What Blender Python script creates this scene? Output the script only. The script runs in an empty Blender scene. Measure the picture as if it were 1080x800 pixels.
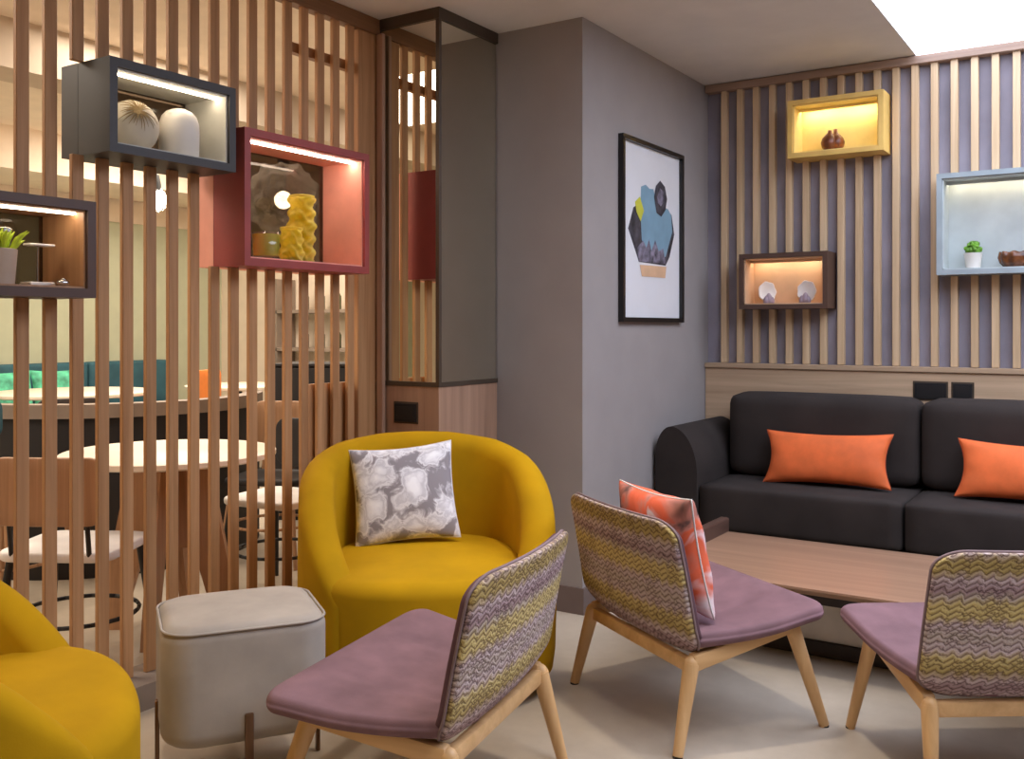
import bpy, bmesh, math, random
from mathutils import Vector, Matrix
random.seed(7)
PI = math.pi
scn = bpy.context.scene
COL = scn.collection

# ------------------------------------------------------------------ materials
def lin(c):
    out = []
    for v in c:
        v /= 255.0
        out.append(v / 12.92 if v <= 0.04045 else ((v + 0.055) / 1.055) ** 2.4)
    return tuple(out) + (1.0,)

def newmat(name):
    m = bpy.data.materials.new(name)
    m.use_nodes = True
    nt = m.node_tree
    return m, nt, nt.nodes['Principled BSDF']

def node(nt, typ, **kw):
    n = nt.nodes.new(typ)
    for k, v in kw.items():
        setattr(n, k, v)
    return n

def ramp(nt, stops, interp='LINEAR'):
    r = node(nt, 'ShaderNodeValToRGB')
    r.color_ramp.interpolation = interp
    el = r.color_ramp.elements
    while len(el) < len(stops):
        el.new(0.5)
    for e, (p, c) in zip(el, stops):
        e.position = p
        e.color = lin(c) if len(c) == 3 else c
    return r

def coords(nt, scale=(1, 1, 1), rot=(0, 0, 0)):
    tc = node(nt, 'ShaderNodeTexCoord')
    mp = node(nt, 'ShaderNodeMapping')
    mp.inputs['Scale'].default_value = scale
    mp.inputs['Rotation'].default_value = rot
    nt.links.new(tc.outputs['Object'], mp.inputs['Vector'])
    return mp.outputs['Vector']

def noise(nt, vec, scale, detail=3, rough=0.5, dist=0.0):
    n = node(nt, 'ShaderNodeTexNoise')
    n.inputs['Scale'].default_value = scale
    n.inputs['Detail'].default_value = detail
    n.inputs['Roughness'].default_value = rough
    n.inputs['Distortion'].default_value = dist
    nt.links.new(vec, n.inputs['Vector'])
    return n.outputs['Fac']

def bump(nt, bs, fac, strength, dist=0.01):
    b = node(nt, 'ShaderNodeBump')
    b.inputs['Strength'].default_value = strength
    b.inputs['Distance'].default_value = dist
    nt.links.new(fac, b.inputs['Height'])
    nt.links.new(b.outputs['Normal'], bs.inputs['Normal'])

def plain(name, c, rough=0.6, metal=0.0, var=0.06, scale=6, bmp=0.0, bscale=200, spec=0.5):
    m, nt, bs = newmat(name)
    v = coords(nt)
    f = noise(nt, v, scale, 4)
    lo = tuple(max(0, x * (1 - var)) for x in c)
    hi = tuple(min(255, x * (1 + var)) for x in c)
    r = ramp(nt, [(0.3, lo), (0.7, hi)])
    nt.links.new(f, r.inputs['Fac'])
    nt.links.new(r.outputs['Color'], bs.inputs['Base Color'])
    bs.inputs['Roughness'].default_value = rough
    bs.inputs['Metallic'].default_value = metal
    bs.inputs['Specular IOR Level'].default_value = spec
    if bmp:
        bump(nt, bs, noise(nt, v, bscale, 2), bmp, 0.002)
    return m

def wood(name, c1, c2, axis='Z', rough=0.5, scale=1.0, rnd=0.25):
    m, nt, bs = newmat(name)
    s = {'X': (0.6, 14, 14), 'Y': (14, 0.6, 14), 'Z': (14, 14, 0.6)}[axis]
    tc = node(nt, 'ShaderNodeTexCoord')
    oi = node(nt, 'ShaderNodeObjectInfo')
    ad = node(nt, 'ShaderNodeVectorMath', operation='ADD')
    mul = node(nt, 'ShaderNodeMath', operation='MULTIPLY')
    mul.inputs[1].default_value = 13.0
    nt.links.new(oi.outputs['Random'], mul.inputs[0])
    nt.links.new(tc.outputs['Object'], ad.inputs[0])
    nt.links.new(mul.outputs[0], ad.inputs[1])
    mp = node(nt, 'ShaderNodeMapping')
    mp.inputs['Scale'].default_value = tuple(x * scale for x in s)
    nt.links.new(ad.outputs[0], mp.inputs['Vector'])
    f = noise(nt, mp.outputs['Vector'], 2.2, 6, 0.6, 0.6)
    r = ramp(nt, [(0.3, c1), (0.7, c2)])
    nt.links.new(f, r.inputs['Fac'])
    hs = node(nt, 'ShaderNodeHueSaturation')
    mr = node(nt, 'ShaderNodeMapRange')
    mr.inputs['To Min'].default_value = 1 - rnd / 2
    mr.inputs['To Max'].default_value = 1 + rnd / 2
    nt.links.new(oi.outputs['Random'], mr.inputs['Value'])
    nt.links.new(mr.outputs['Result'], hs.inputs['Value'])
    nt.links.new(r.outputs['Color'], hs.inputs['Color'])
    nt.links.new(hs.outputs['Color'], bs.inputs['Base Color'])
    bs.inputs['Roughness'].default_value = rough
    bump(nt, bs, f, 0.15, 0.002)
    return m

def glow(name, c, strength):
    m, nt, bs = newmat(name)
    nt.nodes.remove(bs)
    e = node(nt, 'ShaderNodeEmission')
    e.inputs['Color'].default_value = lin(c)
    e.inputs['Strength'].default_value = strength
    nt.links.new(e.outputs[0], nt.nodes['Material Output'].inputs['Surface'])
    return m

def glass(name, c, rough=0.02, ior=1.45, bmp=0.0, bscale=40):
    m, nt, bs = newmat(name)
    bs.inputs['Base Color'].default_value = lin(c)
    bs.inputs['Transmission Weight'].default_value = 1.0
    bs.inputs['Roughness'].default_value = rough
    bs.inputs['IOR'].default_value = ior
    if bmp:
        bump(nt, bs, noise(nt, coords(nt), bscale, 2), bmp, 0.02)
    return m

def tinted_pane(name, c, gl=0.06):
    m, nt, bs = newmat(name)
    nt.nodes.remove(bs)
    t = node(nt, 'ShaderNodeBsdfTransparent')
    t.inputs['Color'].default_value = lin(c)
    g = node(nt, 'ShaderNodeBsdfGlossy')
    g.inputs['Roughness'].default_value = 0.03
    mx = node(nt, 'ShaderNodeMixShader')
    mx.inputs['Fac'].default_value = gl
    nt.links.new(t.outputs[0], mx.inputs[1])
    nt.links.new(g.outputs[0], mx.inputs[2])
    nt.links.new(mx.outputs[0], nt.nodes['Material Output'].inputs['Surface'])
    return m

def chevron(name):
    """woven zigzag cloth: soft colour bands up the back, fine zigzag ridges, raised weave"""
    m, nt, bs = newmat(name)
    tc = node(nt, 'ShaderNodeTexCoord')
    sp = node(nt, 'ShaderNodeSeparateXYZ')
    nt.links.new(tc.outputs['Object'], sp.inputs[0])
    def mth(op, a, b=None, c=None):
        n = node(nt, 'ShaderNodeMath', operation=op)
        for i, v in enumerate((a, b, c)):
            if v is None: continue
            if isinstance(v, (int, float)): n.inputs[i].default_value = v
            else: nt.links.new(v, n.inputs[i])
        return n.outputs[0]
    nz = noise(nt, tc.outputs['Object'], 55, 3, 0.6)
    nz0 = mth('SUBTRACT', nz, 0.5)
    nb = mth('SUBTRACT', noise(nt, tc.outputs['Object'], 9, 2), 0.5)
    xs = mth('MULTIPLY', sp.outputs['X'], 25.0)
    xs = mth('ADD', xs, mth('MULTIPLY', nz0, 0.9))
    tri = mth('ABSOLUTE', mth('SUBTRACT', mth('FRACT', xs), 0.5))
    zz = mth('ADD', sp.outputs['Z'], mth('MULTIPLY', tri, 0.027))
    zz = mth('ADD', zz, mth('MULTIPLY', nz0, 0.014))
    stripe = mth('FRACT', mth('MULTIPLY', zz, 62.0))
    ridge1 = mth('ABSOLUTE', mth('SUBTRACT', stripe, 0.5))          # 0..0.5
    z2 = mth('SUBTRACT', mth('ADD', sp.outputs['Z'], mth('MULTIPLY', nz0, 0.014)), mth('MULTIPLY', tri, 0.027))
    ridge2 = mth('ABSOLUTE', mth('SUBTRACT', mth('FRACT', mth('MULTIPLY', z2, 62.0)), 0.5))
    both = mth('MINIMUM', ridge1, ridge2)
    sel = mth('GREATER_THAN', noise(nt, tc.outputs['Object'], 18, 1), 0.47)
    ridge = mth('ADD', mth('MULTIPLY', ridge1, sel), mth('MULTIPLY', both, mth('SUBTRACT', 1.0, sel)))
    zb = mth('ADD', zz, mth('MULTIPLY', nb, 0.012))
    band = mth('DIVIDE', mth('SUBTRACT', zb, 0.28), 0.42)
    ML, MD, YL, YO, GR = (198, 178, 180), (158, 130, 134), (204, 184, 122), (178, 156, 96), (188, 172, 160)
    br = ramp(nt, [(0.0, ML), (0.09, MD), (0.14, ML), (0.21, YO), (0.29, YL), (0.35, ML), (0.43, GR), (0.50, ML),
                   (0.555, YL), (0.64, YL), (0.69, GR), (0.73, MD), (0.80, ML), (0.86, YO), (0.92, YO), (1.0, ML)])
    nt.links.new(band, br.inputs['Fac'])
    dk = ramp(nt, [(0.02, (104, 80, 78)), (0.13, (214, 206, 202)), (0.4, (255, 255, 255))])
    nt.links.new(ridge, dk.inputs['Fac'])
    mx = node(nt, 'ShaderNodeMix', data_type='RGBA', blend_type='MULTIPLY')
    mx.inputs[0].default_value = 0.85
    nt.links.new(br.outputs['Color'], mx.inputs[6])
    nt.links.new(dk.outputs['Color'], mx.inputs[7])
    nt.links.new(mx.outputs[2], bs.inputs['Base Color'])
    bs.inputs['Roughness'].default_value = 0.9
    bump(nt, bs, ridge, 0.9, 0.006)
    return m

def cloth_print(name, stops, scale, dist, vor=True, bmp=0.2):
    m, nt, bs = newmat(name)
    v = coords(nt)
    n = node(nt, 'ShaderNodeTexNoise')
    n.inputs['Scale'].default_value = scale * 0.6
    n.inputs['Detail'].default_value = 3
    nt.links.new(v, n.inputs['Vector'])
    sc = node(nt, 'ShaderNodeVectorMath', operation='SCALE')
    sc.inputs['Scale'].default_value = dist
    nt.links.new(n.outputs['Color'], sc.inputs[0])
    ad = node(nt, 'ShaderNodeVectorMath', operation='ADD')
    nt.links.new(v, ad.inputs[0]); nt.links.new(sc.outputs[0], ad.inputs[1])
    if vor:
        t = node(nt, 'ShaderNodeTexVoronoi', feature='F1')
        t.inputs['Scale'].default_value = scale
        nt.links.new(ad.outputs[0], t.inputs['Vector'])
        fac = t.outputs['Distance']
        n2 = noise(nt, ad.outputs[0], scale * 2.2, 4, 0.6, 1.5)
        mm = node(nt, 'ShaderNodeMath', operation='MULTIPLY_ADD')
        nt.links.new(n2, mm.inputs[0]); mm.inputs[1].default_value = 0.6
        nt.links.new(fac, mm.inputs[2])
        fac = mm.outputs[0]
    else:
        fac = noise(nt, ad.outputs[0], scale, 3, 0.5, 0.8)
    r = ramp(nt, stops)
    nt.links.new(fac, r.inputs['Fac'])
    nt.links.new(r.outputs['Color'], bs.inputs['Base Color'])
    bs.inputs['Roughness'].default_value = 0.8
    bump(nt, bs, noise(nt, v, 350, 2), bmp, 0.001)
    return m

def thin_glass(name, c, body, glossy=0.25, trans=0.5):
    m, nt, bs = newmat(name)
    bs.inputs['Base Color'].default_value = lin(c)
    bs.inputs['Roughness'].default_value = 0.12
    t = node(nt, 'ShaderNodeBsdfTransparent'); t.inputs['Color'].default_value = lin(body)
    tl = node(nt, 'ShaderNodeBsdfTranslucent'); tl.inputs['Color'].default_value = lin(c)
    lw = node(nt, 'ShaderNodeLayerWeight'); lw.inputs['Blend'].default_value = glossy
    bmp_ = node(nt, 'ShaderNodeBump'); bmp_.inputs['Strength'].default_value = 0.5; bmp_.inputs['Distance'].default_value = 0.01
    nt.links.new(noise(nt, coords(nt), 45, 2), bmp_.inputs['Height'])
    nt.links.new(bmp_.outputs['Normal'], lw.inputs['Normal']); nt.links.new(bmp_.outputs['Normal'], bs.inputs['Normal'])
    a = node(nt, 'ShaderNodeMixShader'); a.inputs['Fac'].default_value = 1 - trans
    nt.links.new(t.outputs[0], a.inputs[1]); nt.links.new(tl.outputs[0], a.inputs[2])
    b = node(nt, 'ShaderNodeMixShader')
    nt.links.new(lw.outputs['Facing'], b.inputs['Fac'])
    nt.links.new(a.outputs[0], b.inputs[1]); nt.links.new(bs.outputs[0], b.inputs[2])
    nt.links.new(b.outputs[0], nt.nodes['Material Output'].inputs['Surface'])
    return m

M = {}
M['screen_oak'] = wood('screen oak', (164, 116, 72), (198, 150, 102), 'Z', 0.6, 1.0, 0.18)
M['beam_oak'] = wood('beam oak', (122, 86, 54), (152, 110, 72), 'Y', 0.55)
M['batten_oak'] = wood('batten oak', (198, 166, 126), (226, 196, 156), 'Z', 0.55, 1.0, 0.12)
M['wall_beam'] = wood('wall beam oak', (142, 116, 98), (168, 140, 120), 'X', 0.55)
M['dado_oak'] = wood('dado oak', (172, 142, 112), (206, 176, 142), 'X', 0.5, 0.7)
M['column_oak'] = wood('column base oak', (160, 124, 100), (192, 154, 126), 'Z', 0.5, 0.7)
M['leg_oak'] = wood('chair oak', (204, 160, 106), (226, 184, 130), 'Z', 0.45, 0.8, 0.06)
M['rail_oak'] = wood('chair rail oak', (204, 160, 106), (226, 184, 130), 'Y', 0.45, 0.8, 0.06)
M['table_oak'] = wood('table veneer', (156, 120, 96), (182, 144, 116), 'X', 0.30, 0.5)
M['walnut'] = wood('dark walnut', (72, 52, 43), (96, 71, 60), 'Y', 0.45, 0.8)
M['dark_brown'] = plain('dark brown lacquer', (50, 40, 36), 0.5)
M['ceiling'] = plain('ceiling paint', (226, 222, 216), 0.9, var=0.015)
M['grey_wall'] = plain('grey wall paint', (160, 152, 147), 0.85, var=0.015, bmp=0.04)
M['mauve_wall'] = plain('slate mauve wall paint', (148, 143, 153), 0.85, var=0.10, scale=3)
M['sage'] = plain('sage green paint', (190, 193, 166), 0.9, var=0.02)
M['cream'] = plain('cream paint', (236, 219, 198), 0.9, var=0.02)
M['beam_paint'] = plain('beige beam paint', (206, 190, 170), 0.9, var=0.02)
M['skirting'] = plain('grey brown skirting', (112, 96, 90), 0.6)
M['kerb'] = plain('grey kerb', (134, 120, 108), 0.6)

m, nt, bs = newmat('polished concrete')
v = coords(nt)
a = noise(nt, v, 0.9, 5, 0.6, 0.4); b = noise(nt, v, 9, 4, 0.6)
mm = node(nt, 'ShaderNodeMath', operation='MULTIPLY_ADD'); mm.inputs[1].default_value = 0.3
nt.links.new(b, mm.inputs[0]); nt.links.new(a, mm.inputs[2])
r = ramp(nt, [(0.45, (166, 152, 134)), (0.85, (198, 185, 166))])
nt.links.new(mm.outputs[0], r.inputs['Fac']); nt.links.new(r.outputs['Color'], bs.inputs['Base Color'])
bs.inputs['Roughness'].default_value = 0.42
M['floor'] = m

M['mustard'] = plain('mustard velvet', (186, 142, 14), 0.85, var=0.05, scale=5, bmp=0.15, bscale=260, spec=0.12)
M['charcoal'] = plain('charcoal wool', (58, 51, 47), 0.9, var=0.08, bmp=0.25, bscale=400, spec=0.2)
M['plum'] = plain('plum wool', (124, 95, 100), 0.85, var=0.08, scale=9, bmp=0.3, bscale=420, spec=0.2)
M['plum_back'] = plain('dark plum wool', (100, 74, 80), 0.85, var=0.08, bmp=0.3, bscale=420, spec=0.2)
M['plum_dark'] = plain('mauve edge piping', (134, 114, 114), 0.85, spec=0.2)
M['grey_leather'] = plain('pale grey suede', (168, 158, 147), 0.7, var=0.06, scale=7, bmp=0.06, spec=0.3)
M['bronze'] = plain('bronze metal', (120, 92, 70), 0.35, 0.8)
M['black'] = plain('black metal', (22, 20, 20), 0.5)
M['socket'] = plain('black socket plastic', (16, 14, 14), 0.6)
M['dark_trim'] = plain('dark bronze trim', (84, 71, 58), 0.45, 0.3)
M['orange'] = plain('orange velvet', (236, 116, 62), 0.65, var=0.08, scale=8, bmp=0.2, bscale=200, spec=0.25)
M['orange_seam'] = plain('orange seam', (206, 92, 46), 0.7)
M['white_seam'] = plain('white seam', (226, 220, 214), 0.7)
M['floral'] = cloth_print('grey petal print', [(0.40, (252, 252, 255)), (0.62, (232, 231, 236)), (0.74, (206, 204, 210)), (0.84, (238, 237, 241)), (0.93, (186, 182, 188)), (1.0, (146, 140, 145))], 11, 0.16)
M['coral_print'] = cloth_print('coral print', [(0.30, (110, 78, 70)), (0.40, (206, 130, 112)), (0.48, (232, 104, 66)), (0.56, (222, 98, 60)), (0.64, (226, 206, 206)), (0.8, (235, 140, 116))], 6, 0.1, False)
M['chevron'] = chevron('zigzag weave')
M['box_slate'] = plain('slate grey lacquer', (58, 54, 52), 0.5)
M['box_slate_in'] = plain('pale grey lacquer', (206, 204, 194), 0.6)
M['box_red'] = plain('brick red lacquer', (160, 66, 60), 0.5)
M['box_salmon'] = plain('salmon lacquer', (246, 170, 148), 0.6)  # liner colour; on the red box's rear frame it stands for cafe light
M['box_brown'] = plain('brown lacquer', (84, 60, 48), 0.5)
M['box_wood_in'] = wood('walnut liner', (160, 118, 82), (192, 148, 108), 'Z', 0.5, 0.8)
M['box_yellow'] = plain('yellow lacquer', (234, 194, 108), 0.5)
M['box_yellow_in'] = plain('bright yellow lacquer', (248, 220, 140), 0.6)
M['box_blue'] = plain('pale blue grey lacquer', (158, 169, 172), 0.5)
M['box_blue_in'] = plain('pale grey blue lacquer', (186, 193, 191), 0.6)
M['box_tan_in'] = plain('tan lacquer', (214, 178, 142), 0.6)
M['led'] = glow('warm led', (255, 236, 208), 18)
M['led_pink'] = glow('pink lit led', (255, 232, 212), 34)
M['led_back'] = glow('back wall led', (255, 238, 214), 34)
M['led_soft'] = glow('soft back wall led', (255, 238, 214), 17)
M['panel_light'] = glow('ceiling light panel', (222, 231, 255), 5.1)
M['bulb'] = glow('bulb', (255, 240, 216), 40)
M['smoked'] = tinted_pane('smoked glass', (150, 142, 134), 0.02)
M['mirror'] = plain('mirror silver', (226, 224, 212), 0.01, 1.0, var=0.0)
M['frame_black'] = plain('black picture frame', (28, 24, 22), 0.35)
M['paper'] = plain('white paper', (232, 232, 232), 0.5, var=0.01)
M['pedestal'] = plain('pale pedestal', (226, 218, 206), 0.6)
M['art_blue'] = plain('print blue', (128, 164, 182), 0.5, var=0.06)
M['art_dark'] = plain('print charcoal', (58, 56, 62), 0.5, var=0.5, scale=20)
M['art_city'] = plain('print slate', (96, 92, 104), 0.5, var=0.6, scale=25)
M['art_yellow'] = plain('print yellow', (206, 204, 70), 0.5)
M['art_peach'] = plain('print peach', (232, 190, 150), 0.5)
M['white_ceramic'] = plain('white ceramic', (228, 222, 212), 0.5, var=0.03)
M['speck_ceramic'] = plain('matt pale ceramic', (206, 194, 172), 0.6, var=0.05)
M['dry_grass'] = plain('dried grass', (150, 124, 80), 0.8)
M['leaf'] = plain('leaf green', (88, 132, 34), 0.6, var=0.3, scale=30)
M['leaf_lime'] = plain('lime leaf', (178, 196, 50), 0.6, var=0.25, scale=30)
M['soil'] = plain('soil', (60, 44, 34), 0.9)
M['pot_beige'] = plain('beige pot', (186, 164, 144), 0.7)
M['amber_glass'] = thin_glass('amber glass', (255, 244, 128), (255, 251, 206), 0.35, 0.42)
M['olive_wax'] = plain('olive candle', (200, 190, 54), 0.4)
M['clear'] = tinted_pane('clear glass', (246, 246, 244), 0.10)
M['bubble'] = thin_glass('bubble glass', (236, 232, 226), (236, 232, 226), 0.5, 0.9)
M['fig'] = plain('brown glazed ceramic', (112, 62, 34), 0.3, var=0.3, scale=20)
M['shell'] = plain('white shell', (240, 232, 222), 0.5)
M['mauve_ceramic'] = plain('mauve ceramic', (150, 134, 146), 0.5)
M['chrome'] = plain('chrome', (210, 210, 210), 0.12, 1.0)
M['bowl_brown'] = plain('dark amber bowl', (92, 54, 30), 0.25, var=0.4, scale=25)
M['white_top'] = plain('white table top', (240, 228, 208), 0.4, var=0.01)
M['taupe'] = plain('taupe rim', (142, 126, 112), 0.6)
M['teal'] = plain('teal fabric', (50, 92, 104), 0.8, var=0.1)
M['mint'] = plain('mint fabric', (90, 186, 150), 0.8, var=0.25, scale=12)
M['orange_shell'] = plain('orange shell', (238, 136, 56), 0.5)
M['cafe_wood'] = wood('cafe oak', (150, 112, 80), (184, 142, 106), 'Z', 0.5)
M['white_seat'] = plain('white seat pad', (226, 222, 218), 0.7)
M['charcoal_seat'] = plain('black seat', (34, 30, 30), 0.7)
M['bottle_green'] = plain('bottle glass', (90, 92, 60), 0.2)
M['bottle_amber'] = plain('amber bottle glass', (140, 96, 50), 0.2)

# ------------------------------------------------------------------ mesh helpers
def box(bm, x0, x1, y0, y1, z0, z1):
    vs = [bm.verts.new((x, y, z)) for z in (z0, z1) for y in (y0, y1) for x in (x0, x1)]
    for f in ((0, 2, 3, 1), (4, 5, 7, 6), (0, 1, 5, 4), (2, 6, 7, 3), (0, 4, 6, 2), (1, 3, 7, 5)):
        bm.faces.new([vs[i] for i in f])
    return vs

def bev(bm, r, seg=3):
    bmesh.ops.bevel(bm, geom=list(bm.edges), offset=r, segments=seg, profile=0.5, affect='EDGES', clamp_overlap=True)

def B(*a, r=0.0, seg=3):
    bm = bmesh.new(); box(bm, *a)
    if r: bev(bm, r, seg)
    return bm

def tube(bm, p0, p1, r0, r1, n=12, flat=1.0):
    p0, p1 = Vector(p0), Vector(p1)
    ax = (p1 - p0).normalized()
    up = Vector((1, 0, 0)) if abs(ax.x) < 0.9 else Vector((0, 1, 0))
    u = (up - ax * up.dot(ax)).normalized(); w = ax.cross(u)
    rings = []
    for p, r in ((p0, r0), (p1, r1)):
        rings.append([bm.verts.new(p + u * (r * flat * math.cos(2 * PI * i / n)) + w * (r * math.sin(2 * PI * i / n))) for i in range(n)])
    for i in range(n):
        j = (i + 1) % n
        bm.faces.new((rings[0][i], rings[0][j], rings[1][j], rings[1][i]))
    bm.faces.new(rings[0][::-1]); bm.faces.new(rings[1])

def looptube(bm, pts, r, n=8):
    pts = [Vector(p) for p in pts]; N = len(pts); rings = []
    c = sum(pts, Vector()) / N
    for i, p in enumerate(pts):
        ax = (pts[(i + 1) % N] - pts[i - 1]).normalized()
        u = (p - c); u = (u - ax * u.dot(ax)).normalized(); w_ = ax.cross(u)
        rings.append([bm.verts.new(p + u * (r * math.cos(2 * PI * k / n)) + w_ * (r * math.sin(2 * PI * k / n))) for k in range(n)])
    for i in range(N):
        a, b = rings[i], rings[(i + 1) % N]
        for k in range(n):
            bm.faces.new((a[k], a[(k + 1) % n], b[(k + 1) % n], b[k]))

def lathe(bm, prof, n=32, c=(0, 0, 0)):
    """prof: list of (radius, z); radius 0 closes the end"""
    rings = []
    for r, z in prof:
        if r <= 1e-6:
            rings.append([bm.verts.new((c[0], c[1], c[2] + z))])
        else:
            rings.append([bm.verts.new((c[0] + r * math.cos(2 * PI * i / n), c[1] + r * math.sin(2 * PI * i / n), c[2] + z)) for i in range(n)])
    for a, b in zip(rings, rings[1:]):
        for i in range(n):
            j = (i + 1) % n
            if len(a) == 1 and len(b) == 1: continue
            if len(a) == 1: bm.faces.new((a[0], b[j], b[i]))
            elif len(b) == 1: bm.faces.new((a[i], a[j], b[0]))
            else: bm.faces.new((a[i], a[j], b[j], b[i]))

def rrect(hx, hy, r, n=8, rs=None):
    """rounded rectangle outline; rs = radii for (++,-+,--,+-) corners"""
    rs = rs or (r,) * 4
    pts = []
    for k, (sx, sy) in enumerate(((1, 1), (-1, 1), (-1, -1), (1, -1))):
        rr = rs[k]
        cx, cy = sx * (hx - rr), sy * (hy - rr)
        for i in range(n + 1):
            a = PI / 2 * (k + i / n)
            pts.append((cx + rr * math.cos(a), cy + rr * math.sin(a)))
    return pts

def densify(pts, d):
    out = []
    for (x0, y0), (x1, y1) in zip(pts, pts[1:] + pts[:1]):
        L = math.hypot(x1 - x0, y1 - y0)
        n = max(1, int(round(L / d)))
        for i in range(n):
            t = i / n
            out.append((x0 + (x1 - x0) * t, y0 + (y1 - y0) * t))
    return out

def slab(bm, outline, t, r, fmap, seg=4, inner=6, rb=None):
    """closed slab from a star-shaped outline with rounded rims, every point passed through fmap(x,y,h); h in 0..t"""
    rb = r if rb is None else rb
    cx = sum(p[0] for p in outline) / len(outline); cy = sum(p[1] for p in outline) / len(outline)
    R = sum(math.hypot(p[0] - cx, p[1] - cy) for p in outline) / len(outline)
    prof = []
    for i in range(inner):
        prof.append(((i + 0.0001) / inner * (1 - rb / R), 0.0))
    for i in range(seg + 1):
        a = PI / 2 * i / seg
        prof.append((1 - rb / R + rb / R * math.sin(a), rb - rb * math.cos(a)))
    for i in range(seg + 1):
        a = PI / 2 * i / seg
        prof.append((1 - r / R + r / R * math.cos(a), t - r + r * math.sin(a)))
    for i in range(inner, -1, -1):
        if i == inner: continue
        prof.append(((i + 0.0001) / inner * (1 - r / R), t))
    rings = []
    for s, h in prof:
        if s < 0.001:
            rings.append([bm.verts.new(fmap(cx, cy, h))])
        else:
            rings.append([bm.verts.new(fmap(cx + (x - cx) * s, cy + (y - cy) * s, h)) for x, y in outline])
    n = len(outline)
    for a, b in zip(rings, rings[1:]):
        for i in range(n):
            j = (i + 1) % n
            if len(a) == 1: bm.faces.new((a[0], b[j], b[i]))
            elif len(b) == 1: bm.faces.new((a[i], a[j], b[0]))
            else: bm.faces.new((a[i], a[j], b[j], b[i]))

def prism(bm, pts, f):
    """polygon pts extruded: f(x,y,k) -> 3D, k in 0,1"""
    a = [bm.verts.new(f(x, y, 0)) for x, y in pts]; b = [bm.verts.new(f(x, y, 1)) for x, y in pts]
    n = len(pts)
    for i in range(n):
        j = (i + 1) % n
        bm.faces.new((a[i], a[j], b[j], b[i]))
    bm.faces.new(a[::-1]); bm.faces.new(b)

def obj(name, bm, mat, parent=None, smooth=False, label=None):
    bmesh.ops.recalc_face_normals(bm, faces=list(bm.faces))
    me = bpy.data.meshes.new(name)
    bm.to_mesh(me); bm.free()
    if smooth:
        for p in me.polygons: p.use_smooth = True
        if smooth == 'auto':
            me.set_sharp_from_angle(angle=math.radians(42))
    me.materials.append(M[mat])
    o = bpy.data.objects.new(name, me)
    COL.objects.link(o)
    if parent: o.parent = parent
    if label: o['label'] = label
    return o

def thing(name, label, cat, loc=(0, 0, 0), rz=0.0, group=None):
    o = bpy.data.objects.new(name, None)
    o.empty_display_size = 0.1
    COL.objects.link(o)
    o.location = loc; o.rotation_euler = (0, 0, rz)
    o['label'] = label; o['category'] = cat
    if group: o['group'] = group
    return o

def tag(o, label, cat, group=None):
    o['label'] = label; o['category'] = cat
    if group: o['group'] = group
    return o

def struct(name, bm, mat, smooth=False):
    o = obj(name, bm, mat, None, smooth); o['kind'] = 'structure'
    return o

def dup(root, loc, rz, label, group=None):
    r = root.copy(); COL.objects.link(r); r.location = loc; r.rotation_euler = (0, 0, rz); r['label'] = label
    if group: r['group'] = group
    for ch in list(root.children):
        c = ch.copy(); COL.objects.link(c); c.parent = r
        for g in list(ch.children):
            d = g.copy(); COL.objects.link(d); d.parent = c
    return r

# ------------------------------------------------------------------ key dimensions
CZ = 2.61
XS = -2.80          # front of slatted screen
YB = 5.18           # back wall
XW = -2.03          # side wall (picture wall)
YC = 3.705          # front face of the grey pier
XM, YM = -2.478, 3.26  # mirrored column: right face, front face

# ------------------------------------------------------------------ setting
struct('floor', B(-9.2, 3.6, -4.2, 8.2, -0.1, 0.0), 'floor')
struct('ceiling', B(-2.801, -0.92, -4.0, 5.3, CZ, CZ + 0.12), 'ceiling')
struct('ceiling', B(-0.92, 3.4, -4.0, 1.6, CZ, CZ + 0.12), 'ceiling')
struct('ceiling', B(1.9, 3.4, 1.6, 5.3, CZ, CZ + 0.12), 'ceiling')
struct('ceiling', B(-9.2, -2.80, -4.2, 8.2, 2.86, 2.98), 'cream')
struct('wall_back', B(-2.15, 3.4, YB, YB + 0.12, 0, CZ + 0.1), 'mauve_wall')
bm = bmesh.new(); box(bm, -2.62, XW, YC, YB + 0.12, 0, CZ + 0.02)
struct('wall_pier', bm, 'grey_wall')
bm = bmesh.new(); box(bm, -2.49, XW + 0.012, YC - 0.012, YC, 0, 0.115); box(bm, XW, XW + 0.012, YC, 4.40, 0, 0.115)
struct('baseboard_pier', bm, 'skirting')
struct('wall_right', B(3.3, 3.42, -4.0, 5.3, 0, CZ), 'grey_wall')
struct('wall_front', B(-9.2, 3.42, -4.2, -4.08, 0, 2.9), 'cream')
# cafe beyond the screen
struct('wall_far', B(-8.6, -8.48, -4.2, 8.2, 0, 2.30), 'sage')
struct('wall_far', B(-8.6, -8.46, -4.2, 8.2, 2.30, 2.9), 'cream')
struct('wall_bar', B(-8.5, -2.3, 7.2, 7.32, 0, 2.9), 'cream')
struct('wall_upper', B(-2.92, -2.802, -4.1, YC, CZ + 0.001, 2.98), 'cream')
struct('trim_bulkhead', B(-8.4, -7.5, -4, 7.2, 2.52, 2.86), 'cream')
struct('trim_beam', B(-5.2, -4.9, -4, 7.2, 2.60, 2.862), 'beam_paint')
struct('trim_kerb', B(-2.90, -2.72, -1.5, 3.31, 0.0, 0.085), 'kerb')

# recessed ceiling light
lp = thing('ceiling_light_panel', 'large glowing white light panel recessed in the ceiling above the sofa', 'ceiling light', (0.49, 3.36, CZ))
obj('diffuser', B(-1.409, 1.409, -1.759, 1.812, 0.004, 0.02), 'panel_light', lp)
obj('frame', B(-1.409, 1.409, -1.759, 1.812, 0.021, 0.05), 'ceiling', lp)

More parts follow.
